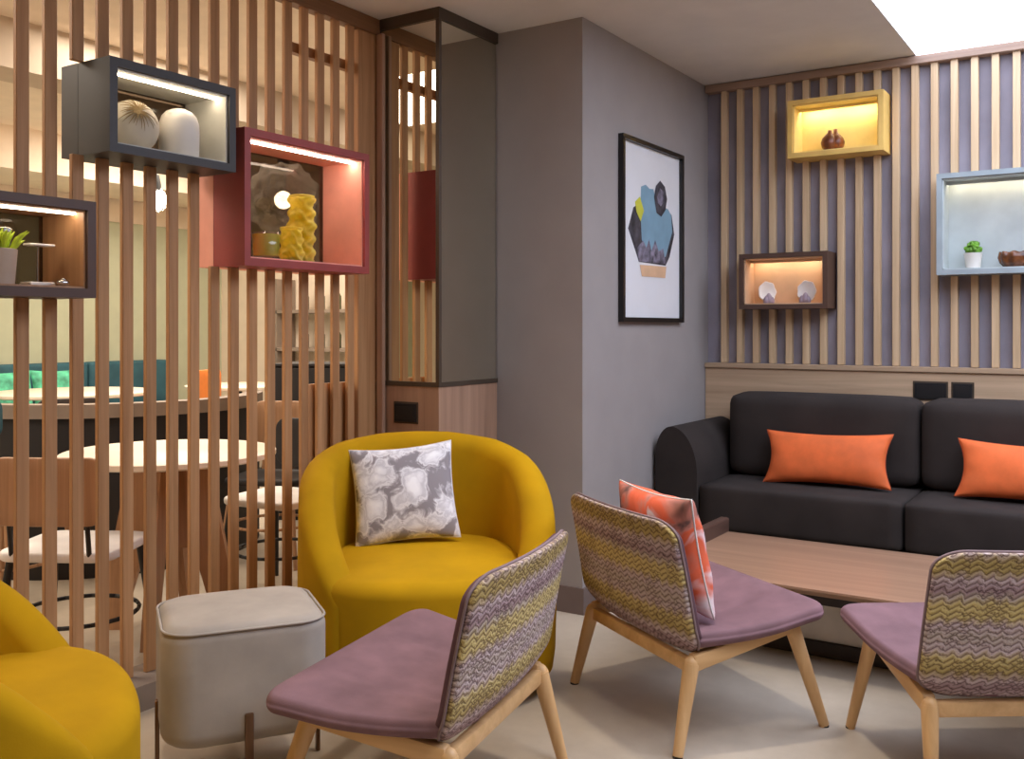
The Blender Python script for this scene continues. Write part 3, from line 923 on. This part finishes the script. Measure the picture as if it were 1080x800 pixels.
pillow('lumbar_cushion', 'orange velvet lumbar cushion at the photo edge on the right sofa half', 0.60, 0.26, 0.13, 'orange',
       place((-0.375, 4.665, 0.500), (0, -1), 0.30, -0.02, 0.26), 'orange_seam', 'orange lumbar cushions', seedv=2, corner=0.11)

# ------------------------------------------------------------------ coffee table
ct = thing('coffee_table', 'low wide oak coffee table in front of the dark sofa', 'table', (-0.85, 3.82, 0))
TL, TR = -1.55 + 0.85, 0.0 + 0.85
TN, TF = 3.43 - 3.82, 4.20 - 3.82
bm = bmesh.new()
pts = [(TN + 0.03, 0.300), (TN, 0.322), (TN, 0.330), (TF, 0.330), (TF, 0.322), (TF - 0.03, 0.300)]
prism(bm, pts, lambda a, b, k: Vector((TL + k * (TR - TL), a, b)))
obj('top', bm, 'table_oak', ct)
obj('apron', B(TL + 0.10, TR - 0.10, TN + 0.12, TF - 0.12, 0.245, 0.2995), 'dark_brown', ct)
bm = bmesh.new(); slab(bm, densify(rrect(0.52, 0.155, 0.05), 0.05), 0.185, 0.02, lambda x, y, h: Vector((x, y + 0.04, 0.06 + h)), 3, 2, 0.05)
obj('pedestal', bm, 'pedestal', ct, 'auto')
obj('plinth', B(-0.56, 0.56, -0.105, 0.26, 0.0, 0.0595, r=0.004, seg=1), 'dark_brown', ct)
bm = B(TL - 0.045, TL - 0.001, TN + 0.03, TF + 0.02, 0.27, 0.392, r=0.010, seg=3)
obj('end_rail', bm, 'walnut', ct, 'auto')

# ------------------------------------------------------------------ low lounge chairs
def make_lounge(loc, rz, label, zfr=0.408, flare=0.066):
    t = thing('lounge_chair', label, 'chair', loc, rz, 'low lounge chairs with zigzag backs')
    # seat: y local forward
    yr, yf, zr, zf_ = -0.228, 0.238, 0.322, zfr
    def half(v):
        return 0.318 + flare * max(0, min(1, v)) ** 0.8
    outl = rrect(1, 1, 0.2, 8, rs=(0.22, 0.22, 0.10, 0.10))
    outl = densify(outl, 0.08)
    def fseat(x, y, h):
        v = (y + 1) / 2
        xx = x * half(v)
        yy = yr + (yf - yr) * v
        base = zr + (zf_ - zr) * (v ** 0.9) - 0.016 * math.sin(PI * min(1, v * 1.05)) * (1 - 0.6 * x * x)
        base += 0.030 * (abs(x) ** 2.5) * max(0, 1 - v * 1.6) ** 1.5
        base -= 0.010 * (max(0.0, v - 0.84) / 0.16) ** 2
        base -= 0.006 * math.exp(-((abs(x) - 0.42) / 0.05) ** 2) * min(1, max(0, (0.95 - v) * 4))
        th = 0.046
        return Vector((xx, yy, base - th + h * th / 0.10))
    bm = bmesh.new(); slab(bm, outl, 0.10, 0.05, fseat, 5, 20)
    obj('seat', bm, 'plum', t, True)
    # backrest
    def fback(off, grow):
        def f(x, y, h):
            s = (y + 1) / 2                       # 0 bottom .. 1 top
            xx = x * (0.335 + grow - 0.014 * s)
            z = 0.272 - grow + (0.680 - 0.272 + 2 * grow) * s
            yy = -0.226 - 0.060 * s - 0.018 * s * s + 0.050 * max(0, 0.24 - s) ** 2 / 0.0576
            yy += 0.030 * x * x
            return Vector((xx, yy - off - (0.10 - h) * 0.22, z))
        return f
    ob = densify(rrect(1, 1, 0.3, 10, rs=(0.26, 0.26, 0.40, 0.40)), 0.10)
    bm = bmesh.new(); slab(bm, ob, 0.10, 0.035, fback(0.0, -0.005), 4, 8)
    obj('backrest', bm, 'plum_back', t, True)
    def fcov(x, y, h):
        p = fback(0.0225, 0.001)(x, y, 0.10)
        return p + Vector((0, -0.018 * (h / 0.10), 0))
    bm = bmesh.new(); slab(bm, ob, 0.10, 0.035, fcov, 3, 10)
    obj('back_cover', bm, 'chevron', t, True, 'zigzag woven rear cover in mauve and olive')
    def fpipe(x, y):
        return fback(0.0225, 0.002)(x, y, 0.10)
    bm = bmesh.new()
    P3 = [fpipe(a, b) for a, b in ob]
    looptube(bm, P3, 0.0040)
    obj('piping', bm, 'plum_dark', t, True)
    # frame
    for sx in (-1, 1):
        ra, fa = Vector((sx * 0.300, -0.226, 0.258)), Vector((sx * 0.295, 0.150, zfr - 0.080))
        for top, foot in ((ra, Vector((sx * 0.322, -0.288, 0))), (fa, Vector((sx * 0.322, 0.258, 0)))):
            bm = bmesh.new()
            tube(bm, foot + Vector((0, 0, 0.004)), top, 0.0165, 0.026, 14, 0.85)
            bmesh.ops.create_uvsphere(bm, u_segments=14, v_segments=8, radius=0.0245, matrix=Matrix.Translation(top) @ Matrix.Diagonal((0.85, 1, 1, 1)))
            lg = obj('leg', bm, 'leg_oak', t, 'auto')
            bm = bmesh.new(); tube(bm, foot, foot + Vector((0, 0, 0.004)), 0.015, 0.015, 12); obj('foot_pad', bm, 'black', lg)
        bm = bmesh.new()
        d_ = (fa - ra)
        prof = [(-0.018, -0.024), (0.018, -0.024), (0.018, 0.026), (-0.018, 0.026)]
        prism(bm, prof, lambda a, b, k: (ra + d_ * k) + Vector((a, 0, b)))
        bmesh.ops.bevel(bm, geom=list(bm.edges), offset=0.007, segments=2, profile=0.5, affect='EDGES')
        obj('side_rail', bm, 'rail_oak', t, 'auto')
    for yy, zz in ((-0.222, 0.250), (0.12, zfr - 0.096)):
        bm = B(-0.29, 0.29, yy - 0.015, yy + 0.015, zz - 0.022, zz + 0.020, r=0.006, seg=2)
        obj('cross_rail', bm, 'rail_oak', t, 'auto')
    return t
LC = dict(c2=(-1.233, 3.037, 0.995), c1=(-1.612, 2.045, 3.325), c3=(-0.339, 3.085, 2.180))
ch = make_lounge((LC['c2'][0], LC['c2'][1], 0), LC['c2'][2] - PI / 2, 'middle plum lounge chair with zigzag back holding a coral cushion')
make_lounge((LC['c1'][0], LC['c1'][1], 0), LC['c1'][2] - PI / 2, 'plum lounge chair with zigzag back nearest the pale grey pouffe', 0.380, 0.090)
dup(ch, (LC['c3'][0], LC['c3'][1], 0), LC['c3'][2] - PI / 2, 'plum lounge chair with zigzag back cut by the right photo edge')
# coral cushion on the middle chair
hd = LC['c2'][2]
f2 = Vector((math.cos(hd), math.sin(hd), 0)); r2 = Vector((math.sin(hd), -math.cos(hd), 0))
o2 = Vector((LC['c2'][0], LC['c2'][1], 0))
pillow('coral_cushion', 'square coral and white patterned cushion on the middle lounge chair', 0.42, 0.38, 0.17, 'coral_print',
       place(o2 + f2 * (-0.112) + r2 * 0.045 + Vector((0, 0, 0.362)), f2, 0.22, 0.0, 0.38), 'white_seam', seedv=5)

# ------------------------------------------------------------------ mustard tub armchairs
def make_tub(loc, rz, label):
    t = thing('tub_armchair', label, 'armchair', loc, rz, 'mustard tub armchairs')
    rx, ry, ex = 0.455, 0.44, 2.5
    def R(a):           # a = angle from the back (-y local), forward = +y
        sx, cy = abs(math.sin(a)), abs(math.cos(a))
        return 1.0 / ((sx / rx) ** ex + (cy / ry) ** ex) ** (1 / ex)
    th = 0.125
    amax = math.radians(137)
    def hh(a):
        d = math.degrees(abs(a))
        T = ((0, .838), (20, .834), (45, .810), (70, .762), (88, .712), (104, .642), (116, .568), (126, .49), (133, .43), (137, .39))
        for (d0, h0), (d1, h1) in zip(T, T[1:]):
            if d <= d1 + 1e-6: return h0 + (h1 - h0) * (d - d0) / (d1 - d0)
        return .39
    bm = bmesh.new()
    n = 72
    cols = []
    for i in range(n + 1):
        a = -amax + 2 * amax * i / n
        h = hh(a); Rr = R(a)
        prof = [(-0.035, 0.035), (-0.008, 0.06), (0, 0.12), (0.004, 0.26)]
        for q in (0.5, 0.75, 0.95): prof.append((0.006 * (1 - q) + 0.0, 0.26 + (h - 0.07 - 0.26) * q))
        rr = th / 2
        for k in range(0, 11):
            b = PI * k / 10
            prof.append((-rr + rr * math.cos(b), h - 0.062 + 0.062 * math.sin(b)))
        prof += [(-th - 0.004, max(0.30, (h - 0.062) * 0.5 + 0.16)), (-th - 0.012, min(0.38, h - 0.075)), (-th - 0.02, 0.28)]
        col = []
        for dr, z in prof:
            r = Rr + dr
            col.append(bm.verts.new((math.sin(a) * r, -math.cos(a) * r, z)))
        cols.append(col)
    for a, b in zip(cols, cols[1:]):
        for k in range(len(a) - 1):
            bm.faces.new((a[k], b[k], b[k + 1], a[k + 1]))
    for a, b in zip(cols, cols[1:]): bm.faces.new((a[0], a[-1], b[-1], b[0]))
    for c in (cols[0], cols[-1]): bm.faces.new(c)
    obj('shell', bm, 'mustard', t, True)
    # seat block
    bm = bmesh.new()
    outl = []
    N = 96
    for i in range(N):
        a = -PI + 2 * PI * i / N
        d = abs(a)
        k = max(0, min(1, (d - math.radians(112)) / math.radians(19)))
        k = k * k * (3 - 2 * k)
        r = R(a) - (th - 0.012) * (1 - k) - 0.004 * k
        outl.append((math.sin(a) * r, -math.cos(a) * r))
    def fs(x, y, h):
        crown = 0.022 * max(0, 1 - (x / 0.40) ** 2) * max(0, 1 - (y / 0.46) ** 2) if h > 0.3 else 0
        return Vector((x, y, 0.035 + h + crown))
    slab(bm, outl, 0.395, 0.05, fs, 6, 7, 0.02)
    obj('seat', bm, 'mustard', t, True)
    bm = bmesh.new(); lathe(bm, [(0, 0), (0.33, 0), (0.33, 0.036), (0, 0.036)], 40); obj('plinth', bm, 'black', t, 'auto')
    return t
h2 = math.atan2(-0.71, 0.70)
tb = make_tub((-2.16, 2.77, 0), h2 - PI / 2, 'mustard velvet tub armchair holding the grey petal cushion')
h1 = math.atan2(0.87, 0.50)
dup(tb, (-2.185, 1.045, 0), h1 - PI / 2, 'mustard velvet tub armchair cut off at the lower left photo corner')
f3 = Vector((math.cos(h2), math.sin(h2), 0)); r3 = Vector((math.sin(h2), -math.cos(h2), 0))
o3 = Vector((-2.16, 2.77, 0))
pillow('petal_cushion', 'square grey and white petal print cushion on the mustard tub armchair', 0.39, 0.37, 0.13, 'floral',
       place((-2.29, 2.80, 0.45), (0.62, -0.78), 0.33, 0.09, 0.37), 'white_seam', seedv=9)

# ------------------------------------------------------------------ pale grey pouffe
ot = thing('pouffe', 'pale grey upholstered pouffe on bronze legs beside the tub armchairs', 'pouffe', (-2.165, 1.905, 0), math.radians(55.8))
PX, PY = 0.222, 0.194
bm = bmesh.new()
slab(bm, densify(rrect(PX, PY, 0.085, 10), 0.03), 0.325, 0.04, lambda x, y, h: Vector((x, y, 0.128 + h + (0.012 * max(0, 1 - (x / 0.22) ** 2) * max(0, 1 - (y / 0.19) ** 2) if h > 0.3 else 0))), 6, 6, 0.045)
obj('body', bm, 'grey_leather', ot, True)
bm = bmesh.new()
P3 = [(x * 0.985, y * 0.985, 0.440) for x, y in densify(rrect(PX, PY, 0.085, 10), 0.03)]
looptube(bm, P3, 0.004)
obj('seam', bm, 'grey_leather', ot, True)
for (x, y) in ((0, -PY - 0.002), (0, PY + 0.002), (-PX - 0.002, 0), (PX + 0.002, 0)):
    a_, b_ = (0.012, 0.006) if x == 0 else (0.006, 0.012)
    obj('leg', B(x - a_, x + a_, y - b_, y + b_, 0.0, 0.215, r=0.004, seg=2), 'bronze', ot, 'auto')

# ------------------------------------------------------------------ cafe beyond the screen
def cafe_table(label, loc, r, h, top, kind, group='round cafe tables'):
    t = thing('cafe_table', label, 'table', loc, 0.6 if kind == 'panel' else 0, group)
    bm = bmesh.new(); lathe(bm, [(0, h - 0.03), (r - 0.02, h - 0.03), (r, h - 0.022), (r, h - 0.004), (r - 0.006, h), (0, h)], 56); obj('top', bm, top, t, 'auto')
    if kind == 'panel':
        for k in range(2):
            bm = bmesh.new()
            prism(bm, [(-0.30, 0.0), (-0.20, 0.0), (-0.10, 0.34), (0.10, 0.34), (0.20, 0.0), (0.30, 0.0), (0.16, h - 0.031), (-0.16, h - 0.031)],
                  lambda a, b, q, k=k: Vector((a, 0.018 * (q * 2 - 1), b)) if k == 0 else Vector((0.018 * (q * 2 - 1), a, b)))
            obj('panel_leg', bm, 'cafe_wood', t)
    elif kind == 'drum':
        bm = bmesh.new(); lathe(bm, [(0, 0), (r * 0.86, 0), (r * 0.9, h - 0.10), (0, h - 0.10)], 48); obj('drum', bm, 'charcoal_seat', t, 'auto')
        bm = bmesh.new(); lathe(bm, [(0, h - 0.10), (r * 0.97, h - 0.10), (r * 0.98, h - 0.031), (0, h - 0.031)], 48); obj('rim', bm, 'taupe', t, 'auto')
    else:
        bm = bmesh.new(); tube(bm, (0, 0, 0.02), (0, 0, h - 0.03), 0.03, 0.03, 16); obj('pole', bm, 'black', t, 'auto')
        bm = bmesh.new(); lathe(bm, [(0, 0), (r * 0.55, 0), (r * 0.55, 0.012), (0.03, 0.03), (0, 0.03)], 36); obj('foot_disc', bm, 'black', t, 'auto')
    return t
cafe_table('cream topped round cafe table on oak panel legs just behind the screen', (-3.38, 2.60, 0), 0.43, 0.74, 'white_top', 'panel')
cafe_table('white topped round table far back before the green wall', (-6.95, 4.45, 0), 0.60, 0.76, 'white_top', 'pole')
cs = thing('curved_bench', 'black curved high backed bench with taupe rim behind the nearest cafe table', 'bench', (-5.05, 3.45, 0), math.radians(-35))
def arc(r0, r1, z0, z1, a0, a1, n=40):
    bm = bmesh.new(); rows = []
    for i in range(n + 1):
        a = math.radians(a0 + (a1 - a0) * i / n)
        rows.append([bm.verts.new((r * math.cos(a), r * math.sin(a), z)) for r, z in ((r0, z0), (r1, z0), (r1, z1), (r0, z1))])
    for a, b in zip(rows, rows[1:]):
        for k in range(4): bm.faces.new((a[k], b[k], b[(k + 1) % 4], a[(k + 1) % 4]))
    bm.faces.new(rows[0]); bm.faces.new(rows[-1][::-1])
    return bm
obj('back', arc(0.80, 0.86, 0.0, 0.80, -85, 85), 'charcoal_seat', cs, 'auto')
obj('rim', arc(0.78, 0.88, 0.801, 0.87, -86, 86), 'taupe', cs, 'auto')
obj('bench_seat', arc(0.35, 0.795, 0.30, 0.44, -80, 80), 'charcoal_seat', cs, 'auto')
obj('bench_base', arc(0.45, 0.79, 0.0, 0.299, -78, 78), 'black', cs, 'auto')
cafe_table('white topped cafe table far behind the slats right of the orange chair', (-6.55, 5.75, 0), 0.45, 0.76, 'white_top', 'pole')

def cafe_chair(label, loc, face, back, seat, leg, zs=0.46, zb=0.80, rim=None):
    rz = math.atan2(face[1], face[0]) - PI / 2
    t = thing('cafe_chair', label, 'chair', loc, rz, 'cafe chairs')
    bm = bmesh.new(); slab(bm, densify(rrect(0.21, 0.20, 0.07), 0.05), 0.035, 0.012, lambda x, y, h: Vector((x, y, zs - 0.035 + h)), 3, 2); obj('seat', bm, seat, t, 'auto')
    bm = bmesh.new(); slab(bm, densify(rrect(0.21, (zb - zs - 0.10) / 2, 0.06), 0.05), 0.022, 0.008, lambda x, y, h: Vector((x, -0.215 - h + 0.35 * x * x, (zb + zs + 0.10) / 2 + y)), 3, 3); obj('backrest', bm, back, t, 'auto')
    if rim:
        bm = bmesh.new(); slab(bm, densify(rrect(0.25, 0.24, 0.10), 0.05), 0.022, 0.008, lambda x, y, h: Vector((x, y, zs - 0.060 + h)), 3, 2); obj('seat_rim', bm, rim, t, 'auto')
    for sx in (-1, 1):
        for sy in (-1, 1):
            bm = bmesh.new(); tube(bm, (sx * 0.21, sy * 0.21, 0), (sx * 0.165, sy * 0.155, zs - 0.03), 0.011, 0.014, 10); obj('leg', bm, leg, t, 'auto')
        bm = bmesh.new(); tube(bm, (sx * 0.14, -0.19, zs - 0.02), (sx * 0.14, -0.226 + 0.006, zs + 0.2), 0.009, 0.009, 8); obj('back_strut', bm, leg, t, 'auto')
    bm = bmesh.new()
    for i in range(28):
        a, b = 2 * PI * i / 28, 2 * PI * (i + 1) / 28
        tube(bm, (0.215 * math.cos(a), 0.215 * math.sin(a), 0.20), (0.215 * math.cos(b), 0.215 * math.sin(b), 0.20), 0.008, 0.008, 6)
    obj('foot_ring', bm, leg, t, True)
    return t
cafe_chair('oak backed cafe chair with white seat left of the cream table', (-3.30, 2.13, 0), (-0.5, 0.86), 'cafe_wood', 'white_seat', 'black')
cafe_chair('dark cafe chair with white seat right of the cream table', (-3.42, 3.26, 0), (0.1, -1), 'charcoal_seat', 'white_seat', 'black')
cafe_chair('oak framed cafe chair behind the cream table', (-3.92, 3.68, 0), (0.4, -0.9), 'cafe_wood', 'charcoal_seat', 'cafe_wood', 0.46, 0.84)
cafe_chair('teal cafe chair with white rim and oak legs at the left photo edge', (-4.30, 2.42, 0), (0.9, 0.3), 'teal', 'teal', 'cafe_wood', 0.62, 0.92, 'white_seat')
cafe_chair('bright orange backed chair at the far white table', (-6.25, 4.92, 0), (-0.8, -0.3), 'orange_shell', 'orange_shell', 'black', 0.46, 0.93)
cafe_chair('black cafe chair left of the far right white table', (-6.15, 6.35, 0), (-0.5, -0.8), 'charcoal_seat', 'charcoal_seat', 'black')
cafe_chair('black cafe chair on the near side of the far right white table', (-5.65, 5.55, 0), (-0.9, 0.3), 'charcoal_seat', 'charcoal_seat', 'black', 0.46, 0.74)
cafe_chair('dark brown cafe chair on the near side of the far white table', (-6.45, 4.05, 0), (-0.9, 0.35), 'dark_brown', 'dark_brown', 'black', 0.46, 0.76)

bq = thing('banquette', 'long teal banquette bench along the green cafe wall', 'bench', (-8.2, 4.2, 0))
obj('bench_base', B(-0.26, 0.30, -3.2, 2.2, 0.0, 0.30), 'black', bq)
obj('bench_seat', B(-0.26, 0.32, -3.2, 2.2, 0.302, 0.46, r=0.03), 'teal', bq, 'auto')
for i in range(6):
    obj('bench_back', B(-0.26, -0.12, -3.2 + i * 0.9, -2.31 + i * 0.9, 0.462, 0.93, r=0.03), 'teal', bq, 'auto')
for k, (yy, lb) in enumerate(((4.52, 'mint green cushion leaning on the teal banquette, nearer the left edge'), (5.02, 'mint green cushion leaning on the teal banquette, second from left'))):
    pillow('bench_cushion', lb, 0.50, 0.42, 0.13, 'mint', place((-8.0, yy, 0.47), (1, 0), 0.2, 0.0, 0.42), None, 'mint bench cushions', seedv=20 + k)

cb = thing('black_cabinet', 'tall black service cabinet behind the right end of the slats', 'cabinet', (-4.55, 4.75, 0), math.radians(30))
obj('body', B(-0.30, 0.30, -0.2, 0.2, 0.06, 1.0, r=0.005, seg=1), 'black', cb)
obj('top', B(-0.31, 0.31, -0.21, 0.21, 1.001, 1.02, r=0.003, seg=1), 'charcoal_seat', cb)
obj('plinth', B(-0.28, 0.28, -0.18, 0.18, 0, 0.059), 'black', cb)
for s in (-1, 1):
    dr = obj('door', B(-0.148 + s * 0.15, 0.148 + s * 0.15, -0.215, -0.2005, 0.07, 0.99, r=0.002, seg=1), 'charcoal_seat', cb)
    obj('handle', B(s * 0.03 - 0.005, s * 0.03 + 0.005, -0.232, -0.2155, 0.5, 0.62), 'bronze', dr)

# back bar shelving on the far right wall
bb = thing('bar_shelf', 'pale back bar shelving with bottles beyond the end of the slats', 'shelf', (-6.5, 7.19, 0))
for zz in (0.62, 1.02, 1.40):
    obj('shelf_board', B(-0.85, 0.85, -0.26, -0.005, zz, zz + 0.035, r=0.002, seg=1), 'taupe', bb)
for xx in (-0.85, 0.85):
    obj('upright', B(xx - 0.018, xx + 0.018, -0.26, -0.005, 0.0, 1.75), 'taupe', bb)
bot = None
k = 0
for zz, zn in ((0.655, 'bottom'), (1.055, 'middle'), (1.435, 'top')):
    for i in range(6):
        xx = -7.10 + i * 0.22 + (0.05 if zz > 1 else 0)
        lb = 'small bottle on the %s back bar shelf, number %s from the left' % (zn, ('one', 'two', 'three', 'four', 'five', 'six')[i])
        if bot is None:
            bot = thing('bottle', lb, 'bottle', (xx, 7.05, zz), 0, 'bottles on the back bar')
            bm = bmesh.new(); lathe(bm, [(0, 0), (0.036, 0), (0.038, 0.01), (0.038, 0.13), (0.016, 0.17), (0.013, 0.22), (0, 0.22)], 16); obj('body', bm, 'bottle_green', bot, 'auto')
            bm = bmesh.new(); lathe(bm, [(0, 0.2205), (0.015, 0.2205), (0.015, 0.245), (0, 0.245)], 12); obj('cap', bm, 'black', bot, 'auto')
        else:
            dup(bot, (xx, 7.05, zz), 0, lb)
        k += 1

# pendants
def pendant(label, loc, r, gmat, bulb=0.05, zc=2.86):
    t = thing('pendant_lamp', label, 'lamp', loc, 0, 'glass pendant lamps')
    bm = bmesh.new(); tube(bm, (0, 0, r + 0.10), (0, 0, zc - loc[2]), 0.005, 0.005, 8); obj('cord', bm, 'black', t)
    bm = bmesh.new(); lathe(bm, [(0, r + 0.12), (0.02, r + 0.11), (0.035, r + 0.03), (0.03, r - 0.03), (0, r - 0.03)], 20); obj('holder', bm, 'black', t, 'auto')
    bm = bmesh.new(); bmesh.ops.create_uvsphere(bm, u_segments=32, v_segments=20, radius=bulb); obj('bulb', bm, 'bulb', t, True)
    bm = bmesh.new()
    rr = random.Random(3)
    bmesh.ops.create_uvsphere(bm, u_segments=56, v_segments=32, radius=r)
    for v in bm.verts:
        q = v.co.normalized()
        v.co *= 1 + 0.16 * math.sin(10 * q.x + 1) * math.sin(11 * q.y) * math.cos(9 * q.z + 2)
    obj('globe', bm, gmat, t, True)
    return t
pendant('bubbly clear glass pendant lamp glowing behind the red display box', (-4.02, 3.85, 1.97), 0.20, 'bubble')
pendant('small glowing globe pendant far off between the slats left of the red box', (-6.6, 4.95, 2.28), 0.09, 'clear', 0.075)

# ------------------------------------------------------------------ lights
def spot(loc, tgt, power, size=1.6, blend=0.8, col=(1, 0.86, 0.70), rad=0.06):
    l = bpy.data.lights.new('downlight', 'SPOT'); l.energy = power; l.spot_size = size; l.spot_blend = blend; l.color = col; l.shadow_soft_size = rad
    o = bpy.data.objects.new('downlight', l); COL.objects.link(o); o.location = loc
    o.rotation_euler = (Vector(tgt) - Vector(loc)).to_track_quat('-Z', 'Y').to_euler()
def area(loc, tgt, power, sx, sy, col):
    l = bpy.data.lights.new('ceiling_light', 'AREA'); l.energy = power; l.shape = 'RECTANGLE'; l.size = sx; l.size_y = sy; l.color = col
    o = bpy.data.objects.new('ceiling_light', l); COL.objects.link(o); o.location = loc
    o.rotation_euler = (Vector(tgt) - Vector(loc)).to_track_quat('-Z', 'Y').to_euler()
WARM = (1, 0.80, 0.58)
for (x, y, p, sz) in ((-1.75, 1.0, 70, 1.3), (-1.15, 2.80, 75, 1.5), (-0.4, 1.9, 30, 1.6), (-1.9, 2.9, 18, 1.3)):
    spot((x, y, CZ - 0.02), (x, y, 0), p, sz, 0.8, (1, 0.88, 0.74))
for (x, y, p) in ((-4.2, 1.2, 48), (-4.2, 3.6, 48), (-6.4, 2.0, 60), (-6.4, 5.2, 70), (-5.2, -1.6, 70), (-5.0, 6.2, 75)):
    area((x, y, 2.84), (x, y, 0), p, 1.2, 1.2, (1, 0.89, 0.76))
w = bpy.data.worlds.new('world'); scn.world = w; w.use_nodes = True
bg = w.node_tree.nodes['Background']; bg.inputs[0].default_value = (1, 0.95, 0.90, 1); bg.inputs[1].default_value = 0.25

# ------------------------------------------------------------------ camera
cam = bpy.data.cameras.new('camera'); co = bpy.data.objects.new('camera', cam); COL.objects.link(co)
co.location = (0, 0, 1.25); co.rotation_euler = (PI / 2, 0, math.radians(32.9))
cam.sensor_width = 36; cam.lens = 1017 / 1080 * 36; cam.shift_y = -54 / 1080; cam.clip_start = 0.05
scn.camera = co
scn.view_settings.view_transform = 'Standard'; scn.view_settings.look = 'None'
scn.view_settings.exposure = 0.0; scn.view_settings.gamma = 1.0; scn.view_settings.use_curve_mapping = False
scn.cycles.use_denoising = True
scn.cycles.max_bounces = 10; scn.cycles.transparent_max_bounces = 12
scn.cycles.sample_clamp_indirect = 6
